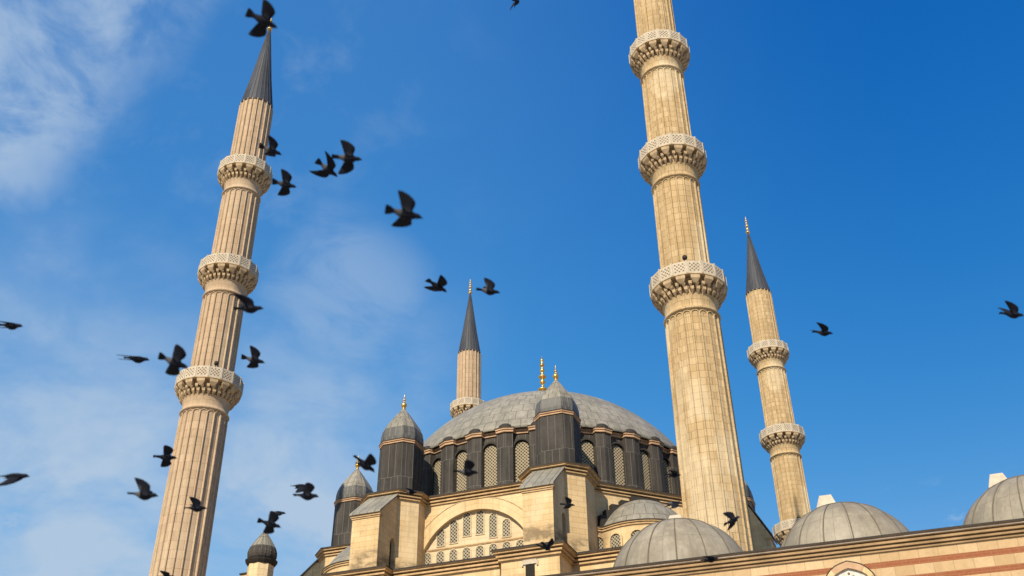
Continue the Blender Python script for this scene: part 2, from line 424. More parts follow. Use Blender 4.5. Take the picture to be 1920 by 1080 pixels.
# ------------------------------------------------------------------ mesh builder
class MB:
    def __init__(s):
        s.v, s.f, s.uv, s.mi, s.sm = [], [], [], [], []

    def face(s, pts, uvs=None, m=0, smooth=False):
        i0 = len(s.v)
        pts = [Vector(p) for p in pts]
        s.v += pts
        s.f.append(tuple(range(i0, i0 + len(pts))))
        if uvs is None:
            n = Vector((0, 0, 0))
            for a in range(len(pts)):
                p, q = pts[a], pts[(a + 1) % len(pts)]
                n += Vector(((p.y - q.y) * (p.z + q.z), (p.z - q.z) * (p.x + q.x), (p.x - q.x) * (p.y + q.y)))
            n = n.normalized() if n.length > 1e-9 else Vector((0, 0, 1))
            t = Vector((-n.y, n.x, 0))
            t = t.normalized() if t.length > 0.15 else Vector((1, 0, 0))
            b = n.cross(t)
            uvs = [(p.dot(t), p.dot(b)) for p in pts]
        s.uv.append(uvs)
        s.mi.append(m)
        s.sm.append(smooth)

    def hexa(s, b4, t4, m=0, caps=True):
        """b4/t4: bottom and top loops, counter-clockwise seen from above"""
        k = len(b4)
        for i in range(k):
            j = (i + 1) % k
            s.face([b4[i], b4[j], t4[j], t4[i]], m=m)
        if caps:
            s.face(list(t4), m=m)
            s.face(list(reversed(b4)), m=m)

    def box(s, x0, x1, y0, y1, z0, z1, m=0):
        b = [(x0, y0, z0), (x1, y0, z0), (x1, y1, z0), (x0, y1, z0)]
        t = [(p[0], p[1], z1) for p in b]
        s.hexa(b, t, m)

    def prism(s, poly, z0, z1, m=0, caps=True):
        s.hexa([(p[0], p[1], z0) for p in poly], [(p[0], p[1], z1) for p in poly], m, caps)

    def extrude(s, poly, fn0, fn1, m=0):
        """poly of 2D points mapped to 3D by fn0 (near cap) and fn1 (far cap)"""
        a = [fn0(p) for p in poly]
        b = [fn1(p) for p in poly]
        k = len(poly)
        s.face(a, m=m)
        s.face(list(reversed(b)), m=m)
        for i in range(k):
            j = (i + 1) % k
            s.face([a[j], a[i], b[i], b[j]], m=m)

    def lathe(s, prof, n, c=(0, 0), a0=0.0, a1=360.0, m=0, smooth=True, uvr=None, v0=None):
        """prof: list of (r, z) bottom to top; shared vertices for smooth shading"""
        full = abs(a1 - a0 - 360) < 1e-6
        cols = n if full else n + 1
        base = len(s.v)
        for (r, z) in prof:
            for k in range(cols):
                a = R(a0 + (a1 - a0) * k / n)
                s.v.append(Vector((c[0] + r * math.cos(a), c[1] + r * math.sin(a), z)))
        arc = [0.0]
        for i in range(1, len(prof)):
            arc.append(arc[-1] + math.hypot(prof[i][0] - prof[i - 1][0], prof[i][1] - prof[i - 1][1]))
        ur = uvr if uvr else max(p[0] for p in prof)
        vz = prof[0][1] if v0 is None else v0
        for i in range(len(prof) - 1):
            for k in range(n):
                k2 = (k + 1) % cols
                s.f.append((base + i * cols + k, base + i * cols + k2, base + (i + 1) * cols + k2, base + (i + 1) * cols + k))
                u0, u1 = R(a0 + (a1 - a0) * k / n) * ur, R(a0 + (a1 - a0) * (k + 1) / n) * ur
                s.uv.append([(u0, vz + arc[i]), (u1, vz + arc[i]), (u1, vz + arc[i + 1]), (u0, vz + arc[i + 1])])
                s.mi.append(m)
                s.sm.append(smooth)

    def rings(s, loops, m=0, smooth=True, close_top=False, close_bot=False):
        """loops: equal-length closed loops of points, quads between them"""
        n = len(loops[0])
        base = len(s.v)
        for lp in loops:
            s.v += [Vector(p) for p in lp]
        for i in range(len(loops) - 1):
            for k in range(n):
                k2 = (k + 1) % n
                f = (base + i * n + k, base + i * n + k2, base + (i + 1) * n + k2, base + (i + 1) * n + k)
                s.f.append(f)
                P = [s.v[q] for q in f]
                s.uv.append([(k * 0.1, P[0].z), (k * 0.1 + 0.1, P[1].z), (k * 0.1 + 0.1, P[2].z), (k * 0.1, P[3].z)])
                s.mi.append(m)
                s.sm.append(smooth)
        if close_top:
            s.face(loops[-1], m=m)
        if close_bot:
            s.face(list(reversed(loops[0])), m=m)

    def tube(s, pts, r, n=5, m=0):
        loops = []
        for i, p in enumerate(pts):
            p = Vector(p)
            d = (Vector(pts[min(i + 1, len(pts) - 1)]) - Vector(pts[max(i - 1, 0)])).normalized()
            a = d.cross(Vector((0, 0, 1)))
            a = a.normalized() if a.length > 0.05 else Vector((1, 0, 0))
            b = d.cross(a)
            loops.append([p + r * (math.cos(2 * math.pi * k / n) * a + math.sin(2 * math.pi * k / n) * b) for k in range(n)])
        s.rings(loops, m, True)

    def build(s, name, mats, parent=None, origin=None, world=True):
        o = Vector((0, 0, 0))
        if parent is not None and world:
            o = root_loc(parent)
        if origin is not None:
            o = Vector(origin)
        me = bpy.data.meshes.new(name)
        me.from_pydata([tuple(p - o) for p in s.v], [], s.f)
        if not isinstance(mats, (list, tuple)):
            mats = [mats]
        for mm in mats:
            me.materials.append(mm)
        ul = me.uv_layers.new(name='UVMap')
        li = 0
        for fi, poly in enumerate(me.polygons):
            poly.material_index = min(s.mi[fi], len(mats) - 1)
            poly.use_smooth = s.sm[fi]
            for q in s.uv[fi]:
                ul.data[li].uv = q
                li += 1
        me.validate()
        ob = bpy.data.objects.new(name, me)
        COL.objects.link(ob)
        if parent is not None:
            ob.parent = parent
        elif origin is not None:
            ob.location = o
        return ob


def root_loc(o):
    p = Vector((0, 0, 0))
    while o is not None:
        p += o.location
        o = o.parent
    return p


def thing(name, label, cat, loc=(0, 0, 0), rz=0.0, group=None):
    o = bpy.data.objects.new(name, None)
    o.empty_display_size = 0.5
    o.location = loc
    o.rotation_euler = (0, 0, rz)
    COL.objects.link(o)
    o['label'] = label
    o['category'] = cat
    if group:
        o['group'] = group
    return o


def octo(cx, cy, half, ch):
    """chamfered square, counter-clockwise"""
    h, q = half, half - ch
    return [(cx - q, cy - h), (cx + q, cy - h), (cx + h, cy - q), (cx + h, cy + q), (cx + q, cy + h), (cx - q, cy + h), (cx - h, cy + q), (cx - h, cy - q)]


def ball_stack(mb, c, z0, h, balls, m=0):
    """turned finial: balls = [(rel height, radius, half height)]"""
    prof = [(0.0, z0 - 0.02)]
    pole = 0.045 * max(1.0, h / 2.5)
    items = sorted(balls)
    prof.append((pole * 1.4, z0))
    for (t, r, hh) in items:
        zc = z0 + t * h
        for a in range(-80, 81, 20):
            prof.append((max(pole, r * math.cos(R(a))), zc + hh * math.sin(R(a))))
    prof += [(pole * 0.7, z0 + h * 0.93), (0.008, z0 + h)]
    mb.lathe(prof, 12, c, m=m)


# ------------------------------------------------------------------ ground
g = MB()
g.face([(-1500, -1500, -1.7), (1500, -1500, -1.7), (1500, 1500, -1.7), (-1500, 1500, -1.7)])
go = g.build('ground', M['ground'])
go['kind'] = 'structure'


# ------------------------------------------------------------------ minarets
NF = 20


def fluted(mb, c, z0, z1, r0, r1, depth, arcs=True, phase=0.0):
    """shaft of NF flat panels separated by raised half-round ribs"""
    zs = [z0, z1]
    loops = []
    for z in zs:
        r = r0 + (r1 - r0) * (z - z0) / (z1 - z0)
        lp = []
        for k in range(NF):
            for (t, e) in ((0.0, 0.0), (0.30, 0.0), (0.36, -0.45), (0.41, 0.9), (0.50, 1.25), (0.59, 0.9), (0.64, -0.45), (0.70, 0.0)):
                a = 2 * math.pi * (k + t) / NF + phase
                rr = r * math.cos(math.pi / NF) if e == 0 else r
                lp.append((c[0] + (rr + e * depth) * math.cos(a), c[1] + (rr + e * depth) * math.sin(a), z))
        loops.append(lp)
    n = len(loops[0])
    base = len(mb.v)
    for lp in loops:
        mb.v += [Vector(p) for p in lp]
    ra = (r0 + r1) / 2
    for k in range(n):
        k2 = (k + 1) % n
        mb.f.append((base + k, base + k2, base + n + k2, base + n + k))
        tk = lambda q: 2 * math.pi * ra * q / n
        mb.uv.append([(tk(k), z0), (tk(k + 1), z0), (tk(k + 1), z1), (tk(k), z1)])
        mb.mi.append(0)
        mb.sm.append(False)
    if arcs:
        for k in range(NF):
            pts = []
            for q in range(0, 9):
                th = math.pi * q / 8
                a = 2 * math.pi * (k + 1.0 + 0.5 * -math.cos(th) * 0.92) / NF + phase
                pts.append((c[0] + (r1 + depth * 0.4) * math.cos(a), c[1] + (r1 + depth * 0.4) * math.sin(a), z1 - 0.02 + 0.20 * math.sin(th)))
            mb.tube(pts, 0.034, 5)


def make_minaret(label, x, y, hb, hcb, htip, hfin, smat, depth, cone_z=True):
    c = (x, y)
    root = thing('minaret', label, 'minaret', (x, y, -1.7), group='fluted stone minarets round the mosque')
    rb = [2.31, 2.215, 2.135]            # balcony radii, lowest first
    tiers = []
    zlow = -1.7
    rads = [(1.80, 1.56), (1.46, 1.44), (1.42, 1.39), (1.345, 1.315)]
    for i in range(4):
        ztop = (hb[i] - 2.0) if i < 3 else hcb + 0.02
        mb = MB()
        r0, r1 = rads[i]
        fluted(mb, c, zlow, ztop - (0.28 if i < 3 else 0.0), r0, r1, depth, i < 3, phase=0.07 * i)
        if i < 3:
            # plain collar above the flutes, ring moulding and bell neck below the corbels
            mb.lathe([(r1 - 0.01, ztop - 0.30), (r1 + 0.00, ztop - 0.02), (r1 + 0.10, ztop), (r1 + 0.145, ztop + 0.07), (r1 + 0.10, ztop + 0.14),
                      (r1 + 0.02, ztop + 0.17), (r1 + 0.0, ztop + 0.4), (r1 + 0.04, ztop + 0.8), (r1 + 0.14, ztop + 1.02)], 48, c, uvr=r1)
        mb.build('shaft', smat, root)
        if i < 3:
            # balcony: muqarnas corbels, floor slab and pierced parapet of sixteen panels
            z = hb[i]
            rm = rb[i]
            rin = r1 + 0.10
            cb = MB()
            cb.lathe([(rin - 0.12, z - 1.06), (rin - 0.08, z - 0.98), (rin - 0.02, z - 0.66), (rin + 0.02, z - 0.60), (rin + 0.06, z - 0.34), (rin + 0.12, z - 0.28), (rm - 0.42, z - 0.06)], 48, c, smooth=False)
            for (nn, zt, zb, ro, rbt, wt, wb, ofs) in ((16, z - 0.06, z - 0.50, rm - 0.03, rm - 0.24, 0.62, 0.30, 0.0), (32, z - 0.36, z - 0.76, rm - 0.24, rin + 0.16, 0.50, 0.16, 0.25),
                                                       (32, z - 0.62, z - 1.06, rin + 0.27, rin + 0.02, 0.54, 0.12, 0.5)):
                for k in range(nn):
                    a = 2 * math.pi * (k + ofs) / nn
                    p = 2 * math.pi / nn
                    def pt(r, da, zz):
                        return (c[0] + r * math.cos(a + da), c[1] + r * math.sin(a + da), zz)
                    zm = zt - 0.45 * (zt - zb)
                    ri = rbt - 0.40
                    lv = [[pt(ri, -wb * p / 2, zb), pt(rbt, -wb * p / 2, zb), pt(rbt, wb * p / 2, zb), pt(ri, wb * p / 2, zb)],
                          [pt(ri, -wt * p / 2, zm), pt(ro - 0.03, -wt * p / 2, zm), pt(ro - 0.03, wt * p / 2, zm), pt(ri, wt * p / 2, zm)],
                          [pt(ri, -wt * p / 2, zt), pt(ro, -wt * p / 2, zt), pt(ro, wt * p / 2, zt), pt(ri, wt * p / 2, zt)]]
                    cb.hexa(lv[0], lv[1], caps=False)
                    cb.hexa(lv[1], lv[2], caps=False)
                    cb.face(list(reversed(lv[0])))
            bal = cb.build('balcony', M['corbel'], root)
            fl = MB()
            fl.lathe([(rin, z - 0.07), (rm - 0.06, z - 0.07), (rm + 0.02, z - 0.02), (rm + 0.02, z + 0.04), (rin, z + 0.05)], 16, c, a0=11.25, a1=371.25, smooth=False)
            fl.build('floor_slab', M['corbel'], bal)
            pp = MB()
            H = 0.88
            for k in range(16):
                a, b = 2 * math.pi * (k + 0.5) / 16, 2 * math.pi * (k + 1.5) / 16
                ga = 0.022
                a += ga
                b -= ga
                def q(r, t, zz):
                    return Vector((c[0] + r * math.cos(t), c[1] + r * math.sin(t), zz))
                o4 = [q(rm, a, z + 0.045), q(rm, b, z + 0.045), q(rm, b, z + H), q(rm, a, z + H)]
                i4 = [q(rm - 0.11, a, z + 0.045), q(rm - 0.11, b, z + 0.045), q(rm - 0.11, b, z + H), q(rm - 0.11, a, z + H)]
                uvp = [(0.03, 0.0), (0.87, 0.0), (0.87, 0.88), (0.03, 0.88)]
                pp.face(o4, uvp, 0)
                pp.face(list(reversed(i4)), list(reversed(uvp)), 0)
                pp.face([o4[3], o4[2], i4[2], i4[3]], m=1)
                pp.face([o4[1], i4[1], i4[2], o4[2]], m=1)
                pp.face([i4[0], o4[0], o4[3], i4[3]], m=1)
                # post at the joint, a little proud and taller
                pa = 2 * math.pi * (k + 0.5) / 16
                e = 0.045 / rm
                for (ra_, rb_, zt_) in ((rm - 0.13, rm + 0.028, z + H + 0.045),):
                    b4 = [q(ra_, pa - e, z + 0.045), q(rb_, pa - e, z + 0.045), q(rb_, pa + e, z + 0.045), q(ra_, pa + e, z + 0.045)]
                    t4 = [v + Vector((0, 0, zt_ - z - 0.045)) for v in b4]
                    pp.hexa(b4, t4, 1)
            pp.build('parapet', [M['marble'], M['marbleplain']], bal)
            # doorway onto the balcony on the side of the prayer hall front
            dm = MB()
            r_ = rads[i + 1][0]
            da = R(-75 if x > 0 else -55)
            for (rr, dz0, dz1, wd_, mm) in ((r_ + depth * 1.3 + 0.012, z + 0.06, z + 1.05, 0.26, 0),):
                tx = Vector((-math.sin(da), math.cos(da), 0))
                ctr = Vector((c[0] + rr * math.cos(da), c[1] + rr * math.sin(da), 0))
                inn = Vector((math.cos(da), math.sin(da), 0)) * 0.3
                poly = [(-wd_, dz0), (wd_, dz0)] + [(wd_ * math.cos(R(t)), dz1 + 0.26 * math.sin(R(t))) for t in range(0, 181, 20)]
                dm.extrude(poly, lambda p: ctr + tx * p[0] + Vector((0, 0, p[1])), lambda p: ctr - inn + tx * p[0] + Vector((0, 0, p[1])))
            dm.build('dark_doorway_fill', M['dark'], bal)
            if i == 0 and y < 0:
                ls = MB()
                la = R(-80 if x > 0 else -46)
                lx_, ly_ = c[0] + (rm - 0.05) * math.cos(la), c[1] + (rm - 0.05) * math.sin(la)
                ls.lathe([(0.03, z + 0.84), (0.03, z + 1.0), (0.10, z + 1.01), (0.145, z + 1.08), (0.155, z + 1.17), (0.13, z + 1.27), (0.06, z + 1.31), (0.0, z + 1.315)], 14, (lx_, ly_))
                ls.build('loudspeaker', M['leadedge'], bal)
        zlow = hb[i] + 0.04 if i < 3 else 0
    cn = MB()
    rc = 1.385
    nseg = 24
    cn.lathe([(1.28, hcb - 0.02), (rc, hcb - 0.03), (rc, hcb + 0.06), (rc - 0.05, hcb + 0.12), (rc * 0.62, hcb + (htip - hcb) * 0.36), (0.10, htip)], nseg, c, smooth=False, uvr=1.1)
    for k in range(nseg):
        a = 2 * math.pi * k / nseg
        cn.tube([(x + (rc - 0.04) * math.cos(a), y + (rc - 0.04) * math.sin(a), hcb + 0.12), (x + rc * 0.62 * math.cos(a), y + rc * 0.62 * math.sin(a), hcb + (htip - hcb) * 0.36),
                 (x + 0.10 * math.cos(a), y + 0.10 * math.sin(a), htip)], 0.022, 4)
    cone = cn.build('lead_cone', M['leadcone'], root)
    fb = MB()
    h = hfin - htip
    ball_stack(fb, c, htip - 0.02, h, [(0.10, 0.26, 0.14), (0.27, 0.19, 0.19), (0.45, 0.22, 0.14), (0.60, 0.14, 0.13), (0.73, 0.16, 0.11), (0.85, 0.11, 0.10)])
    fb.build('finial', M['brass'], cone)
    return root


HB = (34.11, 43.99, 53.70)
make_minaret('pinkish fluted stone minaret standing alone on the left, pigeon over its finial', -17.12, -22.93, (34.20, 43.83, 53.54), 61.26, 70.75, 72.4, M['minaret_pink'], 0.075)
make_minaret('nearest, thickest minaret of patchy golden stone, cut by the top edge of the photo', 17.46, -22.93, (34.03, 44.13, 53.86), 61.32, 70.0, 72.6, M['minaret_gold'], 0.062)
make_minaret('distant golden minaret on the far right with dark cone, above the porch dome', 17.46, 23.06, (34.11, 43.99, 53.70), 61.45, 69.75, 72.3, M['minaret_gold'], 0.062)
make_minaret('distant minaret half hidden behind the main dome, only its top tier and cone showing', -17.12, 23.06, (34.11, 43.99, 53.70), 61.32, 69.95, 72.3, M['minaret_pink'], 0.075)

# ------------------------------------------------------------------ mosque
mq = thing('mosque', 'great domed sandstone mosque with grey lead dome, dark lead turrets and arched window wall', 'mosque', (0, 0, -1.7))
AP = 14.43
TA = [-67.5 + 45 * k for k in range(8)]
TR = 15.62
TP = [(TR * math.cos(R(a)), TR * math.sin(R(a))) for a in TA]      # turret axes


def rot2(p, k):
    """rotate a plan point by k * 90 degrees"""
    x, y = p[0], p[1]
    for _ in range(k % 4):
        x, y = -y, x
    return (x, y) + tuple(p[2:])


def cornice_path(mb, pts, z, steps, closed=False, lead_top=True):
    """stepped moulding along a plan polyline walked with the outside on the right.
    steps: [(projection, z below top)], first is the top member"""
    n = len(pts)
    def offs(d):
        out = []
        for i in range(n):
            p = Vector((pts[i][0], pts[i][1]))
            def nrm(a, b):
                e = (Vector(b[:2]) - Vector(a[:2])).normalized()
                return Vector((e.y, -e.x))
            ns = []
            if closed or i > 0:
                ns.append(nrm(pts[i - 1], pts[i]))
            if closed or i < n - 1:
                ns.append(nrm(pts[i], pts[(i + 1) % n]))
            if len(ns) == 2:
                b = (ns[0] + ns[1])
                b = b / max(0.3, (1 + ns[0].dot(ns[1])))
            else:
                b = ns[0]
            out.append(p + b * d)
        return out
    prof = [(-0.25, 0.0)]
    last = 0.0
    for (d, h0, h1) in steps:
        prof += [(d, -h0), (d, -h1)]
    prof.append((-0.25, -steps[-1][2]))
    rows = [offs(d) for (d, _) in prof]
    rng = range(n) if closed else range(n - 1)
    for i in rng:
        j = (i + 1) % n
        for k in range(len(prof) - 1):
            a, b = rows[k], rows[k + 1]
            za, zb = z + prof[k][1], z + prof[k + 1][1]
            mb.face([(b[i].x, b[i].y, zb), (b[j].x, b[j].y, zb), (a[j].x, a[j].y, za), (a[i].x, a[i].y, za)], m=1 if (k < 2 and lead_top) else 0)
    if not closed:
        for i in (0, n - 1):
            poly = [(rows[k][i].x, rows[k][i].y, z + prof[k][1]) for k in range(len(prof))]
            mb.face(poly if i == 0 else list(reversed(poly)))


CORN = [(0.42, 0.0, 0.09), (0.33, 0.09, 0.21), (-0.04, 0.22, 0.32), (0.20, 0.32, 0.42), (-0.05, 0.43, 0.51), (0.10, 0.51, 0.60)]
CORN2 = [(0.46, 0.0, 0.11), (0.36, 0.11, 0.24), (-0.03, 0.25, 0.35), (0.25, 0.35, 0.46), (-0.04, 0.47, 0.55), (0.14, 0.55, 0.65)]

# --- lower prayer hall: stepped plan, same on the four sides except the length of the wings
hall = MB()
hz = 20.75
XW, YW = 17.2, 17.6
plan = [(-XW, -17.6), (-7.62, -17.6), (-7.62, -20.0), (-3.95, -20.0), (-3.95, -19.1), (3.95, -19.1), (3.95, -20.0), (7.62, -20.0), (7.62, -17.6), (XW, -17.6),
        (XW, 17.6), (7.62, 17.6), (7.62, 20.0), (3.95, 20.0), (3.95, 19.1), (-3.95, 19.1), (-3.95, 20.0), (-7.62, 20.0), (-7.62, 17.6), (-XW, 17.6)]
for i in range(len(plan)):
    a, b = plan[i], plan[(i + 1) % len(plan)]
    hall.face([(a[0], a[1], -1.7), (b[0], b[1], -1.7), (b[0], b[1], hz - 0.3), (a[0], a[1], hz - 0.3)])
hw = hall.build('hall_wall', M['stone'], mq)
rf = MB()
rf.face([(p[0], p[1], hz - 0.02) for p in plan])
rf.build('roof', M['leadslope'], hw)
hc = MB()
cornice_path(hc, plan, hz, CORN2, closed=True)
hc.build('cornice', [M['cornice'], M['leadedge']], hw)
# slit doorway with a pale lintel on the right pedestal and two low blind arches
for sx in (1, -1):
    dd = MB()
    dd.box(sx * 5.78 - 0.29, sx * 5.78 + 0.29, -20.02, -19.6, 17.6, 19.72)
    od = dd.build('dark_doorway_fill', M['dark'], hw)
    dl = MB()
    dl.box(sx * 5.78 - 0.42, sx * 5.78 + 0.42, -20.07, -19.8, 19.724, 20.0)
    dl.box(sx * 5.78 - 0.52, sx * 5.78 - 0.42, -20.09, -19.8, 19.62, 19.90)
    dl.box(sx * 5.78 + 0.42, sx * 5.78 + 0.52, -20.09, -19.8, 19.62, 19.90)
    dl.build('lintel', M['marbleplain'], od)
ba = MB()
for cx in (-1.9, 0.9):
    pts = [(cx + 1.25 * math.cos(R(t)), -19.12, 18.7 + 1.05 * math.sin(R(t))) for t in range(0, 181, 12)]
    ba.tube(pts, 0.05, 5)
ba.build('blind_arch', M['cornice'], hw)

# --- octagonal body under the drum
ocv = [(AP / math.cos(R(22.5)) * math.cos(R(a)), AP / math.cos(R(22.5)) * math.sin(R(a))) for a in TA]
AR_Z, AR_RI, AR_RO, AR_X = 21.75, 4.2, 5.0, -0.12


def front_to(k, p):
    return rot2(p, k)


oc = MB()
for k in range(8):
    a, b = ocv[k - 1], ocv[k]
    if k % 2 == 1:
        # diagonal faces: plain wall
        oc.face([(a[0], a[1], 20.0), (b[0], b[1], 20.0), (b[0], b[1], 26.75), (a[0], a[1], 26.75)])
# four cardinal faces with the great arch cut out
half = AP * math.tan(R(22.5))
NA = 36
for k in range(4):
    F = lambda x, z: (*rot2((x, -AP), k), z)
    F2 = lambda x, z: (*rot2((x, -AP + 0.30), k), z)
    zb, zt = 20.0, 26.75
    arc = [(AR_X + AR_RI * math.cos(R(180 - 180 * i / NA)), AR_Z + AR_RI * math.sin(R(180 - 180 * i / NA))) for i in range(NA + 1)]
    oc.face([F(-half, zb), F(arc[0][0], zb), F(*arc[0]), F(-half, AR_Z)])
    oc.face([F(arc[-1][0], zb), F(half, zb), F(half, AR_Z), F(*arc[-1])])
    for i in range(NA):
        p, q = arc[i], arc[i + 1]
        def ed(pt, i):
            t = i / NA
            x = -half + (2 * half) * t
            return x
        # fan from the arch up to the wall's top edge
        xa, xb = ed(p, i), ed(q, i + 1)
        oc.face([F(*p), F(*q), F(xb, zt), F(xa, zt)])
        oc.face([F2(*p), F2(*q), F(*q), F(*p)])           # soffit
    oc.face([F(-half, AR_Z), F(*arc[0]), F(-half, zt)])
    oc.face([F(*arc[-1]), F(half, AR_Z), F(half, zt)])
    for i in (0, -1):
        oc.face([F2(arc[i][0], zb), F2(*arc[i]), F(*arc[i]), F(arc[i][0], zb)])
ocw = oc.build('octagon_wall', M['stone'], mq)
# thin raised line of the arch's outer edge, archivolt proud of the wall
for k in range(4):
    av = MB()
    F = lambda r, t, y: (*rot2((AR_X + r * math.cos(R(t)), -AP - y), k), AR_Z + r * math.sin(R(t)))
    NS = 40
    for i in range(NS):
        a, b = 180 - 195 * i / NS + 7.5, 180 - 195 * (i + 1) / NS + 7.5
        av.face([F(AR_RI + 0.004, a, 0.045), F(AR_RI + 0.004, b, 0.045), F(AR_RO, b, 0.045), F(AR_RO, a, 0.045)],
                [(R(a) * 4.6, 0), (R(b) * 4.6, 0), (R(b) * 4.6, 0.8), (R(a) * 4.6, 0.8)])
        av.face([F(AR_RO, a, 0.045), F(AR_RO, b, 0.045), F(AR_RO, b, -0.05), F(AR_RO, a, -0.05)])
        av.face([F(AR_RI + 0.004, b, 0.045), F(AR_RI + 0.004, a, 0.045), F(AR_RI + 0.004, a, -0.05), F(AR_RI + 0.004, b, -0.05)])
        # roll moulding outside the archivolt
    av.tube([F(AR_RO + 0.03, 187.5 - 195 * i / NS, 0.03) for i in range(NS + 1)], 0.045, 5, 1)
    av.build('arch_ring', [M['stone'], M['corbel']], ocw)

# tympana with their grilled windows
tymp_windows = [(-0.36 + 0.96 * q, zb_, zt_, 0.55) for (q, zb_, zt_) in ((-2.5, 23.84, 25.05), (-1.5, 23.92, 25.52), (-0.5, 24.28, 25.92), (0.5, 24.28, 25.92), (1.5, 23.92, 25.58), (2.5, 23.84, 25.05))]
tymp_windows += [(-0.36 + 0.96 * (q - 3.5), 21.9, 23.47, 0.55) for q in range(8)]


def arched(xc, z0, z1, wd, n=10, pointed=0.0):
    r = wd / 2
    pts = [(xc - r, z0), (xc + r, z0)]
    for i in range(n + 1):
        t = math.pi * i / n
        pts.append((xc + r * math.cos(t), z1 - r * (1 + pointed) + r * (1 + pointed) * math.sin(t)))
    return pts


win_cache = {}
for k in range(4):
    ty = MB()
    F = lambda x, z, y=0.0: (*rot2((x, -AP + 0.26 + y), k), z)
    arc = [(AR_X + (AR_RI + 0.05) * math.cos(R(180 - 180 * i / 40)), AR_Z + (AR_RI + 0.05) * math.sin(R(180 - 180 * i / 40))) for i in range(41)]
    ty.face([F(AR_X - AR_RI - 0.05, 20.0), F(AR_X + AR_RI + 0.05, 20.0)] + [F(*p) for p in reversed(arc)])
    tyo = ty.build('tympanum', M['tympanum'], mq)
    sl = MB()
    x0, x1 = AR_X - 3.78, AR_X + 3.78
    for (y0, za, zb_, dx) in ((-0.07, 23.60, 23.68, 0.0), (-0.045, 23.55, 23.60, 0.0)):
        a = [F(x0, za, y0), F(x1, za, y0), F(x1, za, 0.02), F(x0, za, 0.02)]
        b = [F(x0, zb_, y0), F(x1, zb_, y0), F(x1, zb_, 0.02), F(x0, zb_, 0.02)]
        sl.hexa(a, b)
    sl.build('string_course', M['cornice'], tyo)
    if k in (0, 1, 3):
        for (xc, z0, z1, wd) in tymp_windows:
            wm = MB()
            poly = arched(xc, z0, z1, wd)
            # raised reveal round the opening, grille set just proud of the stone sheet
            wm.face([F(p[0], p[1], -0.012) for p in poly], [(p[0], p[1]) for p in poly], 0)
            pp = arched(xc, z0 - 0.05, z1 + 0.06, wd + 0.12)
            m_ = len(pp)
            for i in range(m_):
                j = (i + 1) % m_
                o0, o1, i0, i1 = pp[i], pp[j], poly[i], poly[j]
                wm.face([F(*o0, -0.05), F(*o1, -0.05), F(*i1, -0.05), F(*i0, -0.05)], m=1)
                wm.face([F(*i0, -0.05), F(*i1, -0.05), F(*i1, -0.005), F(*i0, -0.005)], m=1)
                wm.face([F(*o1, -0.05), F(*o0, -0.05), F(*o0, 0.0), F(*o1, 0.0)], m=1)
            wm.build('window', [M['grille2'], M['tympanum']], tyo)

# --- cornice round octagon and turret piers
PH, PC = 2.10, 1.05
path = []
for k in range(8):
    # visit the pier at vertex k: enter from face k-1/k side
    cx, cy = TP[k]
    ov = octo(cx, cy, PH, PC)
    # keep the pier corners that lie outside the octagon walls, in counter-clockwise order
    def outside(p):
        return max(p[0] * math.cos(R(q)) + p[1] * math.sin(R(q)) for q in range(0, 360, 45)) > AP + 0.05
    sel = [p for p in ov if outside(p)]
    sel.sort(key=lambda p: (math.atan2(p[1] - cy * 0.55, p[0] - cx * 0.55) - math.atan2(cy, cx) + math.pi) % (2 * math.pi))
    # wall points where the pier leaves the two neighbouring faces
    def on_face(p, ang):
        d = p[0] * math.cos(R(ang)) + p[1] * math.sin(R(ang)) - AP
        return (p[0] - d * math.cos(R(ang)), p[1] - d * math.sin(R(ang)))
    fa, fb_ = TA[k] - 22.5, TA[k] + 22.5
    path.append(on_face(sel[0], fa))
    path += sel
    path.append(on_face(sel[-1], fb_))
occ = MB()
cornice_path(occ, path, 27.30, CORN, closed=True)
occ.build('cornice', [M['cornice'], M['leadedge']], ocw)
# lead skirt roof between drum and octagon edge
sk = MB()
for i in range(len(path)):
    a, b = path[i], path[(i + 1) % len(path)]
    la, lb = math.hypot(*a), math.hypot(*b)
    sk.face([(a[0], a[1], 27.29), (b[0], b[1], 27.29), (b[0] * 11.6 / lb, b[1] * 11.6 / lb, 27.75), (a[0] * 11.6 / la, a[1] * 11.6 / la, 27.75)])
sk.build('skirt_roof', M['leadslope'], ocw)

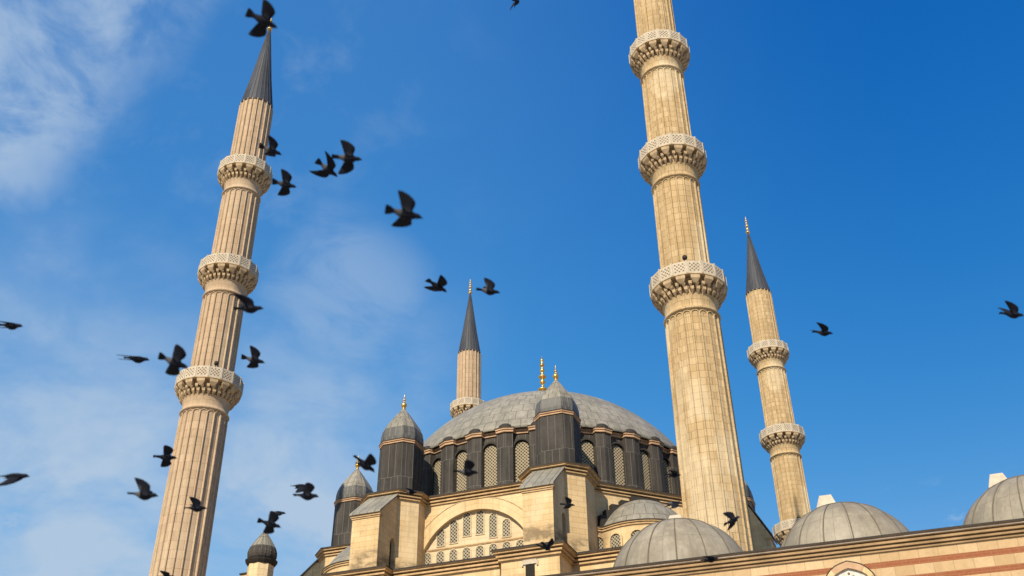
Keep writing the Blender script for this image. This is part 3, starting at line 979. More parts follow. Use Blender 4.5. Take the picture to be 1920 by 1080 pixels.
# --- buttresses under the eight turrets
def buttress(k):
    """pier, projecting wing with passage and sloping lead roof"""
    cx, cy = TP[k]
    a = TA[k]
    quad = round((a + 90) / 90.0 - 0.01)       # which cardinal side it projects towards
    # -67.5,-112.5 -> front (-y); 22.5,-22.5 -> +x ; etc.
    side = {0: 0, 1: 1, 2: 1, 3: 2, 4: 2, 5: 3, 6: 3, 7: 0}[k]
    lx, ly = rot2((cx, cy), -side)             # local frame where the wing projects to -y
    T = lambda x, y, z: (*rot2((x, y), side), z)
    pm = MB()
    ov = octo(lx, ly, PH - 0.02, PC)
    pm.hexa([T(p[0], p[1], 20.0) for p in ov], [T(p[0], p[1], 26.75) for p in ov], caps=False)
    steep = (k == 1)
    if steep:
        prof = [(-18.24, 20.3), (-18.24, 24.15), (-17.12, 26.25), (-16.50, 26.72), (-16.0, 26.72), (-16.0, 20.3), (-16.75, 20.3)]
        yo0, yo1, zs = -17.60, -16.85, 22.7
    else:
        prof = [(-19.0, 20.3), (-19.0, 24.90), (-16.95, 26.72), (-16.0, 26.72), (-16.0, 20.3), (-16.62, 20.3)]
        yo0, yo1, zs = -17.36, -16.62, 23.35
    arch = [((yo0 + yo1) / 2 + (yo1 - yo0) / 2 * math.cos(R(t)), zs + 0.42 * math.sin(R(t))) for t in range(0, 181, 20)]
    if steep:
        prof[-1] = (yo1, 20.3)
        arch = [((yo0 + yo1) / 2 + (yo1 - yo0) / 2 * math.cos(R(t)), zs + 0.5 * math.sin(R(t))) for t in range(0, 181, 20)]
    poly = prof + arch + [(yo0, 20.3)]
    xa, xb = lx - 0.98, lx + 1.02
    pm.extrude(list(reversed(poly)), lambda p: T(xb, p[0], p[1]), lambda p: T(xa, p[0], p[1]))
    bo = pm.build('buttress', M['buttress'], mq)
    dk = MB()
    dp = [T(xb - 0.30, p[0], p[1]) for p in [(yo0, 20.3), (yo1, 20.3)] + arch]
    dk.face(dp)  # dark panel closing the passage, its shade put in as colour
    dk.build('dark_doorway_fill', M['dark'], bo)
    rm_ = MB()
    if steep:
        ln = [(-18.42, 24.0), (-17.14, 26.40), (-16.3, 26.95)]
    else:
        ln = [(-19.22, 24.86), (-16.55, 27.02)]
    for i in range(len(ln) - 1):
        (y0, z0), (y1, z1) = ln[i], ln[i + 1]
        b4 = [T(xa - 0.13, y0, z0), T(xb + 0.13, y0, z0), T(xb + 0.13, y1, z1), T(xa - 0.13, y1, z1)]
        t4 = [(p[0], p[1], p[2] + 0.12) for p in b4]
        rm_.hexa(b4, t4, 0)
    rm_.build('roof', M['leadslope'], bo)
    cm = MB()
    y0, z0 = ln[0]
    for (d, za, zb_) in ((0.10, z0 - 0.14, z0 + 0.02), (0.04, z0 - 0.25, z0 - 0.145)):
        cm.hexa([T(xa - d, y0 + 0.2 - d, za), T(xb + d, y0 + 0.2 - d, za), T(xb + d, y0 + 0.5, za), T(xa - d, y0 + 0.5, za)],
                [T(xa - d, y0 + 0.2 - d, zb_), T(xb + d, y0 + 0.2 - d, zb_), T(xb + d, y0 + 0.5, zb_), T(xa - d, y0 + 0.5, zb_)])
    cm.build('cornice', M['cornice'], bo)


for k in range(8):
    buttress(k)

# --- lead turrets
for k in range(8):
    cx, cy = TP[k]
    tb = MB()
    h, ch = 1.37, 0.60
    tb.hexa([(p[0], p[1], 27.28) for p in octo(cx, cy, h + 0.03, ch)], [(p[0], p[1], 31.25) for p in octo(cx, cy, h, ch)])
    to = tb.build('turret', M['leaddark'], mq)
    rg = MB()
    cornice_path(rg, octo(cx, cy, h, ch), 31.62, [(0.10, 0.0, 0.06), (0.07, 0.06, 0.14), (0.0, 0.15, 0.22), (0.05, 0.22, 0.30)], closed=True)
    rg.build('cornice', [M['pinkcornice'], M['leadedge']], to)
    cp = MB()
    prof = [(1.36, 31.60), (1.38, 31.90), (1.36, 32.25), (1.28, 32.66), (1.12, 33.06), (0.92, 33.40), (0.70, 33.74), (0.48, 34.08), (0.29, 34.36), (0.15, 34.55), (0.10, 34.66)]
    ps = []
    for (r, z) in prof:
        q = 0.55 if r > 1 else 0.55
        ps.append(octo(cx, cy, r, r * 0.46))
    for i in range(len(prof) - 1):
        for e in range(8):
            f = (e + 1) % 8
            p0, p1, p2, p3 = ps[i][e], ps[i][f], ps[i + 1][f], ps[i + 1][e]
            z0, z1 = prof[i][1], prof[i + 1][1]
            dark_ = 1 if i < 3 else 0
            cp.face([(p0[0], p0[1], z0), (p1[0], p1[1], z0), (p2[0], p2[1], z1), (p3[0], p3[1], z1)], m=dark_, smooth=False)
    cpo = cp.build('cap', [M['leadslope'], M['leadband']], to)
    fn = MB()
    ball_stack(fn, (cx, cy), 34.52, 1.35, [(0.10, 0.16, 0.09), (0.33, 0.22, 0.20), (0.52, 0.09, 0.08), (0.64, 0.11, 0.08)])
    fn.build('finial', M['gold'], to)

# --- drum with 32 windows between paired pilaster facets
dr = MB()
RW, RP = 11.95, 12.32
N = 32
zb, zt = 27.6, 32.30
step = 360.0 / N
WA = 2.55           # half angle of window bay
def pol(r, a, z):
    return (r * math.cos(R(a)), r * math.sin(R(a)), z)
for k in range(N):
    a = k * step
    # recessed bay wall
    dr.face([pol(RW, a - WA, zb), pol(RW, a + WA, zb), pol(RW, a + WA, zt), pol(RW, a - WA, zt)], m=0)
    # cheeks and the two facets of the pilaster that follows
    a1, a2, am = a + WA, a + step - WA, a + step / 2
    dr.face([pol(RW, a1, zb), pol(RP, a1 + 0.25, zb), pol(RP, a1 + 0.25, zt), pol(RW, a1, zt)], m=0)
    dr.face([pol(RP, a1 + 0.25, zb), pol(RP + 0.16, am, zb), pol(RP + 0.16, am, zt), pol(RP, a1 + 0.25, zt)], m=0)
    dr.face([pol(RP + 0.16, am, zb), pol(RP, a2 - 0.25, zb), pol(RP, a2 - 0.25, zt), pol(RP + 0.16, am, zt)], m=0)
    dr.face([pol(RP, a2 - 0.25, zb), pol(RW, a2, zb), pol(RW, a2, zt), pol(RP, a2 - 0.25, zt)], m=0)
dro = dr.build('drum', M['leaddark'], mq)
dc = MB()
cp_ = []
for k in range(N):
    a = k * step
    cp_ += [pol(RW + 0.02, a - WA, 0)[:2], pol(RW + 0.02, a + WA, 0)[:2], pol(RP + 0.05, a + WA + 0.35, 0)[:2], pol(RP + 0.2, a + step / 2, 0)[:2], pol(RP + 0.05, a + step - WA - 0.35, 0)[:2]]
cornice_path(dc, cp_, 32.72, [(0.16, 0.0, 0.06), (0.12, 0.06, 0.17), (0.03, 0.18, 0.24), (0.08, 0.24, 0.36)], closed=True)
dc.build('cornice', [M['pinkcornice'], M['leadedge']], dro)
wproto = None
for k in range(N):
    a = k * step
    if wproto is None:
        wm = MB()
        # local frame: x along the tangent, y outwards is -y, z up; placed by rotation below
        G = lambda p, y: (p[0], y, p[1])
        gl = arched(0, 27.9, 31.72, 0.98, 12)
        fr1 = arched(0, 27.85, 31.80, 1.12, 12)
        fr2 = arched(0, 27.8, 31.94, 1.36, 12)
        wm.face([G(p, -0.02) for p in gl], [(p[0], p[1]) for p in gl], 0)
        m_ = len(gl)
        for i in range(m_):
            j = (i + 1) % m_
            wm.face([G(gl[i], -0.02), G(gl[j], -0.02), G(fr1[j], -0.03), G(fr1[i], -0.03)], m=2)
            wm.face([G(fr1[i], -0.03), G(fr1[j], -0.03), G(fr1[j], -0.20), G(fr1[i], -0.20)], m=1)
            wm.face([G(fr1[i], -0.20), G(fr1[j], -0.20), G(fr2[j], -0.20), G(fr2[i], -0.20)], m=1)
            wm.face([G(fr2[i], -0.20), G(fr2[j], -0.20), G(fr2[j], 0.03), G(fr2[i], 0.03)], m=1)
        ob = wm.build('window', [M['grille'], M['leadedge'], M['dark']], dro, origin=(0, 0, 0))
        wproto = ob
    else:
        ob = wproto.copy()
        COL.objects.link(ob)
        ob.parent = dro
    rr = RW * math.cos(R(WA)) - 0.0
    ob.location = (rr * math.cos(R(a)), rr * math.sin(R(a)), 1.7)
    ob.rotation_euler = (0, 0, R(a + 90))
cproto = None
for k in range(N):
    a = (k + 0.5) * step
    if cproto is None:
        cm = MB()
        # little lead hood over each pilaster, lying against the foot of the dome
        cm.lathe([(0.56, 0.0), (0.545, 0.16), (0.48, 0.29), (0.36, 0.38), (0.16, 0.43), (0.0, 0.44)], 14)
        cproto = cm.build('pilaster_hood', M['leadedge'], dro, origin=(0, 0, 0))
        ob = cproto
    else:
        ob = cproto.copy()
        COL.objects.link(ob)
        ob.parent = dro
    ob.location = (12.12 * math.cos(R(a)), 12.12 * math.sin(R(a)), 32.70 + 1.7)
    ob.scale = (0.85, 1.0, 1.0)
    ob.rotation_euler = (0, 0, R(a))

# --- main dome, laid in lead sheets
dm = MB()
RS, ZC = 13.99, 26.21
a0 = math.asin((32.70 - ZC) / RS)
prof = [(12.30, 32.66)]
NSEG = 28
for i in range(NSEG + 1):
    t = a0 + (math.pi / 2 - a0) * i / NSEG
    prof.append((max(0.02, RS * math.cos(t)), ZC + RS * math.sin(t)))
dm.lathe(prof, 96, uvr=12.3, v0=0)
dmo = dm.build('main_dome', M['leadpale'], mq)
fm = MB()
ball_stack(fm, (0, 0), 40.15, 5.3, [(0.06, 0.42, 0.22), (0.25, 0.34, 0.42), (0.36, 0.44, 0.18), (0.50, 0.27, 0.16), (0.60, 0.36, 0.16), (0.72, 0.20, 0.22), (0.82, 0.24, 0.10), (0.91, 0.15, 0.16)])
fm.build('finial', M['gold'], dmo)

# --- exedrae with half domes on the diagonal faces
def exedra(k):
    ang = -45 + 90 * k
    nx, ny = math.cos(R(ang)), math.sin(R(ang))
    tx, ty_ = -ny, nx
    so = 0.15 if k == 0 else 0.0
    P = lambda s_, d_, z: (nx * (AP + d_) + tx * (s_ + so), ny * (AP + d_) + ty_ * (s_ + so), z)
    # polygonal apse wall
    RE = 3.36
    NE = 20
    pts = [(RE * math.cos(R(180 - 180 * i / NE)), RE * math.sin(R(180 - 180 * i / NE))) for i in range(NE + 1)]
    pts = [(-RE - 0.95, -0.1), (-RE - 0.95, 0.55), (-RE - 0.05, 0.55)] + pts[2:-2] + [(RE + 0.05, 0.55), (RE + 0.95, 0.55), (RE + 0.95, -0.1)]
    wl = MB()
    wp = [(P(p[0], p[1], 0)[0], P(p[0], p[1], 0)[1]) for p in pts]
    for i in range(len(wp) - 1):
        a, b = wp[i], wp[i + 1]
        wl.face([(a[0], a[1], 20.0), (b[0], b[1], 20.0), (b[0], b[1], 23.75), (a[0], a[1], 23.75)])
    eo = wl.build('exedra_wall', M['stone'], mq)
    cn_ = MB()
    cornice_path(cn_, wp, 24.0, [(0.18, 0.0, 0.06), (0.14, 0.06, 0.14), (0.02, 0.15, 0.20), (0.08, 0.20, 0.29)])
    cn_.build('cornice', [M['cornice'], M['leadedge']], eo)
    # half dome
    hd = MB()
    H = 2.42
    NB = 10
    base = len(hd.v)
    NA_ = 24
    loops = []
    for j in range(NB + 1):
        t = math.pi / 2 * j / NB
        r = (RE + 0.02) * math.cos(t)
        z = 23.98 + H * (1 - math.cos(t) ** 2.35)
        lp = []
        for i in range(NA_ + 1):
            th = math.pi * i / NA_
            lp.append(P(r * math.cos(math.pi - th), r * math.sin(math.pi - th) * 1.0, z))
        loops.append(lp)
    for j in range(NB):
        for i in range(NA_):
            u = lambda q: q / NA_ * math.pi * RE
            hd.face([loops[j][i], loops[j][i + 1], loops[j + 1][i + 1], loops[j + 1][i]], [(u(i), j * 0.4), (u(i + 1), j * 0.4), (u(i + 1), j * 0.4 + 0.4), (u(i), j * 0.4 + 0.4)])
    hdo = hd.build('half_dome', M['leadpale'], eo)
    # stepped lead-topped parapet climbing the wall above the half dome
    st = MB()
    xs = [(-3.72, -3.28, 24.62), (-3.28, -2.74, 25.02), (-2.74, -1.98, 25.38), (-1.98, -1.12, 25.86), (-1.12, 1.12, 26.58)]
    xs = [(-3.62, -3.22, 24.95), (-3.22, -2.70, 25.36), (-2.70, -1.95, 25.84), (-1.95, -1.08, 26.24), (-1.08, 1.10, 26.66)]
    allx = xs + [(-b, -a, z) for (a, b, z) in xs[:-1]]
    for (a, b, z) in allx:
        b4 = [P(a + 0.2, 0.42, 23.7), P(b + 0.2, 0.42, 23.7), P(b + 0.2, -0.05, 23.7), P(a + 0.2, -0.05, 23.7)]
        t4 = [(p[0], p[1], z) for p in b4]
        # walk counter-clockwise
        st.hexa(list(b4), list(t4), 0)
    st.build('stepped_parapet', M['leadedge'], eo)  # whole block coloured dark, painting the shadowed gap at the half dome
    # windows of the apse: low round heads
    if k in (0, 3):
        for th in (153, 128, 103, 77, 52, 27, 'l', 'r'):
            if isinstance(th, str):
                px_, py_ = (RE + 0.42) * (-1 if th == 'l' else 1), 0.56
            else:
                px_, py_ = RE * math.cos(R(th)), RE * math.sin(R(th))
            c0 = Vector(P(px_ * 1.003, py_ * 1.003, 0))
            out = Vector((nx, ny, 0)) if isinstance(th, str) else (c0 - Vector(P(0, 0, 0))).normalized()
            tg = Vector((-out.y, out.x, 0))
            gl = arched(0, 21.4, 23.30, 0.80, 10)
            fr = arched(0, 21.3, 23.42, 1.02, 10)
            wm = MB()
            G = lambda p, y: tuple(c0 + tg * p[0] + out * y + Vector((0, 0, p[1])))
            wm.face([G(p, 0.015) for p in gl], [(p[0], p[1]) for p in gl], 0)
            for i in range(len(gl)):
                j = (i + 1) % len(gl)
                wm.face([G(fr[i], 0.10), G(fr[j], 0.10), G(gl[j], 0.10), G(gl[i], 0.10)], m=1)
                wm.face([G(gl[i], 0.10), G(gl[j], 0.10), G(gl[j], 0.0), G(gl[i], 0.0)], m=1)
                wm.face([G(fr[j], 0.10), G(fr[i], 0.10), G(fr[i], -0.1), G(fr[j], -0.1)], m=1)
            wm.build('window', [M['grille2'], M['stone']], eo)


for k in range(4):
    exedra(k)

# --- small stair turret with an onion cap at the left corner of the hall roof
for (tx0, ty0) in ((-12.95, -20.0),):
    tm = MB()
    tm.lathe([(0.86, 17.0), (0.86, 22.02)], 8, (tx0, ty0), a0=22.5, a1=382.5, smooth=False)
    tm.lathe([(0.86, 22.00), (0.94, 22.10), (1.02, 22.22), (1.06, 22.32), (0.8, 22.36)], 16, (tx0, ty0), m=1, smooth=False)
    tm.box(tx0 - 1.60, tx0 + 1.4, ty0 - 0.8, ty0 + 2.36, -1.7, 20.3)
    tm.box(tx0 - 1.72, tx0 + 1.52, ty0 - 0.92, ty0 + 2.5, 20.304, 20.45, 1)
    tm.box(tx0 - 1.25, tx0 - 0.6, ty0 - 0.3, ty0 + 0.5, 20.454, 21.50)
    tm.box(tx0 - 1.33, tx0 - 0.6, ty0 - 0.38, ty0 + 0.58, 21.504, 21.60, 1)
    tuo = tm.build('stair_turret', [M['stone'], M['leadedge']], mq)
    on_ = MB()
    on_.lathe([(0.80, 22.34), (0.90, 22.46), (0.955, 22.64), (0.96, 22.82), (0.92, 23.02), (0.83, 23.20)], 16, (tx0, ty0), uvr=1.05, smooth=False, m=1)
    on_.lathe([(0.83, 23.20), (0.68, 23.45), (0.49, 23.74), (0.31, 24.02), (0.15, 24.24), (0.08, 24.36), (0.0, 24.40)], 16, (tx0, ty0), uvr=1.05, smooth=False, m=0)
    for k in range(16):
        a = 2 * math.pi * k / 16
        on_.tube([(tx0 + r * math.cos(a), ty0 + r * math.sin(a), z) for (r, z) in ((0.80, 22.36), (0.955, 22.64), (0.96, 22.82), (0.83, 23.20), (0.49, 23.74), (0.15, 24.24))], 0.02, 4, 2)
    on_.build('onion_cap', [M['leadslope'], M['leaddark'], M['leadrib']], tuo)

# ------------------------------------------------------------------ courtyard porch on the right
PY, PX = -40.0, 15.0
rp = R(1.9)
po = thing('courtyard_porch', 'striped cream and red courtyard wall with stepped cornice and three grey lead domes', 'porch', (PX, PY, -1.7), rp)
XL, XR = -6.5, 34.0


def lb(mb):
    """porch parts are modelled in the porch's own frame (x along the wall, y inwards, z absolute)"""
    for i, v in enumerate(mb.v):
        mb.v[i] = Vector((v.x, v.y, v.z + 1.7))
    return mb


ZT = 12.08
AX = 9.44           # window axis on the wall
iw = [(AX - 0.73, 9.2), (AX - 0.73, 10.30)]
PROF_O = [(0.0, 0.0), (0.07, 0.24), (0.14, 0.42), (0.24, 0.56), (0.34, 0.66), (0.50, 0.78), (0.75, 0.89), (1.13, 0.95)]
PROF_I = [(0.0, 0.0), (0.05, 0.17), (0.10, 0.29), (0.18, 0.45), (0.27, 0.56), (0.42, 0.66), (0.62, 0.71), (0.89, 0.73)]
def pointed(xc, hw, zs, za, n=8):
    """pointed arch from the left spring over the apex to the right spring"""
    pr = PROF_O if hw > 0.9 else PROF_I
    L = [(xc - h, za - d) for (d, h) in reversed(pr)]
    return L + [(xc + h, za - d) for (d, h) in pr[1:]]
inner = pointed(AX, 0.73, 10.30, 11.19)
wl = MB()
zb = -1.7
wt = ZT - 0.48
F = lambda x, z, y=0.0: (x, y, z)
wuv = lambda pts: [(p[0], p[1]) for p in pts]
def wface(pts, y=0.0, m=0):
    wl.face([F(p[0], p[1], y) for p in pts], wuv(pts), m)
wface([(XL, zb), (AX - 0.73, zb), (AX - 0.73, 10.30), (AX - 0.73, wt), (XL, wt)])
wface([(AX + 0.73, zb), (XR, zb), (XR, wt), (AX + 0.73, wt), (AX + 0.73, 10.30)])
wface([(AX - 0.73, zb), (AX + 0.73, zb), (AX + 0.73, 8.6), (AX - 0.73, 8.6)])
for i in range(len(inner) - 1):
    p, q = inner[i], inner[i + 1]
    wface([p, q, (q[0], wt), (p[0], wt)])
full = [(AX - 0.73, 8.6)] + inner + [(AX + 0.73, 8.6)]
for i in range(len(full)):
    p, q = full[i], full[(i + 1) % len(full)]
    wl.face([F(q[0], q[1]), F(p[0], p[1]), F(p[0], p[1], 0.35), F(q[0], q[1], 0.35)], m=1)
wl.face([F(XL, zb), F(XL, wt), F(XL, wt, 8.0), F(XL, zb, 8.0)])
wl.face([F(XR, zb, 8.0), F(XR, wt, 8.0), F(XR, wt), F(XR, zb)])
lb(wl).build('wall', [M['striped'], M['stone']], po, world=False)
cn = MB()
cornice_path(cn, [(XL, 8.0), (XL, 0), (XR, 0), (XR, 8.0)], ZT, [(0.33, 0.0, 0.055), (0.26, 0.055, 0.14), (0.12, 0.145, 0.19), (0.20, 0.19, 0.265), (0.06, 0.27, 0.315), (0.13, 0.315, 0.385), (0.0, 0.39, 0.425), (0.06, 0.425, 0.485)])
lb(cn).build('cornice', [M['porchcornice'], M['leadedge']], po, world=False)
fa = MB()
fa.box(XL - 0.275, XR + 0.275, -0.275, -0.1, ZT - 0.125, ZT - 0.062)
lb(fa).build('fascia', M['fascia'], po, world=False)
rf = MB()
rf.face([(XL, -0.2, ZT + 0.004), (XR, -0.2, ZT + 0.004), (XR, 8.0, ZT + 0.004), (XL, 8.0, ZT + 0.004)])
lb(rf).build('roof', M['leadslope'], po, world=False)
# window: voussoir band, hood line, dark reveal, pierced plaster
wi = MB()
pl = [(AX - 0.73, 8.6), (AX + 0.73, 8.6)] + [(p[0], p[1]) for p in reversed(inner)]
wi.face([F(p[0], p[1], 0.07) for p in pl], [(p[0], p[1]) for p in pl], 0)
wo_ = lb(wi).build('window', [M['plaster']], po, world=False)
ah = MB()
outer = pointed(AX, 0.95, 10.30, 11.43)
for i in range(len(inner) - 1):
    p, q, P2, Q2 = inner[i], inner[i + 1], outer[i], outer[i + 1]
    mm = 0 if (i // 2) % 2 else 1
    if i in (6, 7, 8, 9):
        mm = 1
    ah.face([F(*p, -0.02), F(*q, -0.02), F(*Q2, -0.02), F(*P2, -0.02)], m=mm)
    ah.face([F(*q, -0.02), F(*p, -0.02), F(*p, 0.05), F(*q, 0.05)], m=mm)
    ah.face([F(*P2, -0.02), F(*Q2, -0.02), F(*Q2, 0.02), F(*P2, 0.02)], m=2)
ah.tube([F(*p, -0.012) for p in outer], 0.022, 5, 2)
lb(ah).build('arch_surround', [M['stone'], M['pinkcornice'], M['leadedge']], wo_, world=False)
# tracery holes of the pierced plaster: small raised rings
tr = MB()
for (dx, z) in ((-0.14, 10.90), (0.14, 10.90), (-0.28, 10.72), (0.0, 10.72), (0.28, 10.72), (-0.42, 10.54), (-0.14, 10.54), (0.14, 10.54), (0.42, 10.54), (0, 11.02)):
    tr.extrude([(AX + dx + 0.045 * math.cos(R(t)), z + 0.05 * math.sin(R(t))) for t in range(0, 360, 60)], lambda p: F(p[0], p[1], 0.055), lambda p: F(p[0], p[1], 0.09))
lb(tr).build('tracery', M['leadrib'], wo_, world=False)

# three ribbed lead domes and the white chimneys behind them
for (dx, rr, zc) in ((3.14, 2.88, 11.97), (9.46, 2.67, 11.98), (16.1, 2.72, 12.06), (22.4, 2.72, 12.02)):
    dm = MB()
    yc = 3.55
    prof = []
    for i in range(17):
        t = math.pi / 2 * i / 16
        prof.append((max(0.015, rr * math.cos(t)), zc + rr * math.sin(t) * (1.0)))
    dm.lathe(prof, 64, (dx, yc), uvr=rr)
    for k in range(16):
        a = 2 * math.pi * (k + 0.35) / 16
        pts = []
        for i in range(0, 13):
            t = math.pi / 2 * i / 16 * (1.0)
            pts.append((dx + (rr + 0.012) * math.cos(t) * math.cos(a), yc + (rr + 0.012) * math.cos(t) * math.sin(a), zc + (rr + 0.012) * math.sin(t)))
        dm.tube(pts, 0.022, 5, 1)
    t = math.pi / 2 * 12 / 16
    dm.tube([(dx + (rr + 0.01) * math.cos(t) * math.cos(R(q)), yc + (rr + 0.01) * math.cos(t) * math.sin(R(q)), zc + (rr + 0.01) * math.sin(t)) for q in range(0, 361, 6)], 0.02, 5, 1)
    for k in range(8):
        a = 2 * math.pi * (k + 0.18) / 8
        pts = [(dx + (rr + 0.012) * math.cos(math.pi / 2 * i / 16) * math.cos(a), yc + (rr + 0.012) * math.cos(math.pi / 2 * i / 16) * math.sin(a), zc + (rr + 0.012) * math.sin(math.pi / 2 * i / 16)) for i in range(12, 17)]
        dm.tube(pts, 0.02, 5, 1)
    lb(dm).build('porch_dome', [M['leadnear'], M['leadrib']], po, world=False)
for (cx, zt) in ((2.58, 16.44), (8.98, 16.44), (15.7, 16.40), (22.2, 16.4)):
    cm = MB()
    yc = 7.05
    cm.box(cx - 0.30, cx + 0.30, yc - 0.30, yc + 0.30, 11.9, zt - 0.60)
    b = [(cx - 0.44, yc - 0.44, zt - 0.62), (cx + 0.44, yc - 0.44, zt - 0.62), (cx + 0.44, yc + 0.44, zt - 0.62), (cx - 0.44, yc + 0.44, zt - 0.62)]
    t = [(cx - 0.24, yc - 0.24, zt), (cx + 0.24, yc - 0.24, zt), (cx + 0.24, yc + 0.24, zt), (cx - 0.24, yc + 0.24, zt)]
    cm.hexa(b, t)
    cm.box(cx - 0.47, cx + 0.47, yc - 0.47, yc + 0.47, zt - 0.66, zt - 0.624, 1)
    lb(cm).build('chimney', [M['white'], M['leadrib']], po, world=False)


# ------------------------------------------------------------------ pigeons
def make_bird(label, loc, psi, climb, bank, sl, sr, fold=0.0, sweep=0.0, scale=1.0, tail=1.0, dih=0.5):
    """one closed surface: lofted body with both wings grown out of its flanks.
    sl/sr: wing stroke angles (degrees, up positive), fold 0..1 tucks the wings"""
    NR = 12
    # stations nose -> tail : x, half width, half height, z offset
    st = [(0.205, 0.004, 0.004, -0.004), (0.188, 0.009, 0.008, 0.000), (0.172, 0.020, 0.020, 0.006), (0.150, 0.027, 0.028, 0.008), (0.122, 0.030, 0.031, 0.004), (0.095, 0.042, 0.044, -0.006),
          (0.060, 0.054, 0.056, -0.012), (0.025, 0.056, 0.058, -0.012), (-0.010, 0.052, 0.052, -0.008), (-0.045, 0.042, 0.040, -0.002), (-0.080, 0.030, 0.024, 0.004), (-0.110, 0.030, 0.013, 0.006),
          (-0.145, 0.036 * tail, 0.008, 0.006), (-0.180, 0.044 * tail, 0.006, 0.004), (-0.196, 0.040 * tail, 0.004, 0.003)]
    V, Fc = [], []
    for (x, hw, hh, z) in st:
        for k in range(NR):
            a = 2 * math.pi * (k + 0.5) / NR
            V.append(Vector((x, hw * math.cos(a), z + hh * math.sin(a))))
    idx = lambda i, k: i * NR + k % NR
    WI = (5, 8)                      # wing root spans stations 5..8
    holes = set()
    for i in range(WI[0], WI[1]):
        holes.add((i, NR - 1 + 0))   # quad across angle 0 (left side, +y)
        holes.add((i, 5))            # quad across angle pi (right side, -y)
    for i in range(len(st) - 1):
        for k in range(NR):
            if (i, k) in holes:
                continue
            Fc.append((idx(i, k), idx(i, k + 1), idx(i + 1, k + 1), idx(i + 1, k)))
    Fc.append(tuple(idx(0, k) for k in range(NR))[::-1])
    Fc.append(tuple(idx(len(st) - 1, k) for k in range(NR)))
    span = [0.062, 0.106, 0.145, 0.18, 0.21, 0.228]
    chord_f = [0.085, 0.105, 0.108, 0.078, 0.030, -0.030]      # leading edge x
    chord_b = [-0.035, -0.050, -0.062, -0.075, -0.082, -0.080]  # trailing edge x
    for side in (1, -1):
        ang = R(sl if side == 1 else sr)
        kk = (NR - 1, 0) if side == 1 else (5, 6)
        # root loop: lower edge front->back, then upper edge back->front
        if side == 1:
            lowk, upk = NR - 1, 0
        else:
            lowk, upk = 6, 5
        rootl = [idx(i, lowk) for i in range(WI[0], WI[1] + 1)] + [idx(i, upk) for i in range(WI[1], WI[0] - 1, -1)]
        prev = rootl
        pos = Vector((0, 0.045 * side, 0.008))
        s_prev = 0.045
        for q, sp_ in enumerate(span):
            t = q / (len(span) - 1)
            # stroke angle relaxes or droops towards the tip
            aa = ang * (1.0 - (1 - dih) * t * 0.8)
            ds = (sp_ - s_prev) * (1 - 0.88 * fold)
            pos = pos + Vector((0, math.cos(aa) * ds * side, math.sin(aa) * ds))
            s_prev = sp_
            bend = -fold * 0.22 * max(0.0, t - 0.25) ** 1.0 - sweep * t * 0.10
            xf, xb = chord_f[q] + bend, chord_b[q] + bend * (1.15 if fold else 1.0)
            th = 0.010 * (1 - 0.7 * t)
            nrm = Vector((0, -math.sin(aa) * side, math.cos(aa)))
            ring = []
            for j in range(4):
                f = j / 3
                ring.append(pos + Vector((xf + (xb - xf) * f, 0, 0)) - nrm * th * (0.4 + math.sin(math.pi * min(1, f + 0.1))) * 0.6)
            for j in range(4):
                f = 1 - j / 3
                ring.append(pos + Vector((xf + (xb - xf) * f, 0, 0)) + nrm * (th * (0.4 + math.sin(math.pi * min(1, f + 0.1))) * 0.6 + 0.006 * math.sin(math.pi * f)))
            base = len(V)
            V += ring
            cur = list(range(base, base + 8))
            for j in range(8):
                j2 = (j + 1) % 8
                quad = (prev[j], prev[j2], cur[j2], cur[j])
                Fc.append(quad if side == 1 else quad[::-1])
            prev = cur
        Fc.append(tuple(prev) if side == 1 else tuple(prev)[::-1])
    me = bpy.data.meshes.new('pigeon')
    me.from_pydata([tuple(v * scale * 0.88) for v in V], [], Fc)
    me.materials.append(M['pigeon'])
    for p in me.polygons:
        p.use_smooth = True
    me.validate()
    o = bpy.data.objects.new('pigeon', me)
    COL.objects.link(o)
    f = (math.cos(R(psi)) * rt + math.sin(R(psi)) * Vector((math.sin(YAW), math.cos(YAW), 0))) * math.cos(R(climb)) + Vector((0, 0, math.sin(R(climb))))
    f.normalize()
    r_ = f.cross(Vector((0, 0, 1)))
    if r_.length < 0.1:
        r_ = f.cross(Vector((0, 1, 0)))
    r_.normalize()
    u_ = r_.cross(f)
    rr = math.cos(R(bank)) * r_ + math.sin(R(bank)) * u_
    uu = math.cos(R(bank)) * u_ - math.sin(R(bank)) * r_
    ll = -rr
    o.matrix_world = Matrix(((f.x, ll.x, uu.x, loc[0]), (f.y, ll.y, uu.y, loc[1]), (f.z, ll.z, uu.z, loc[2]), (0, 0, 0, 1)))
    o['label'] = label
    o['category'] = 'pigeon'
    o['group'] = 'pigeons flying round the mosque'
    return o


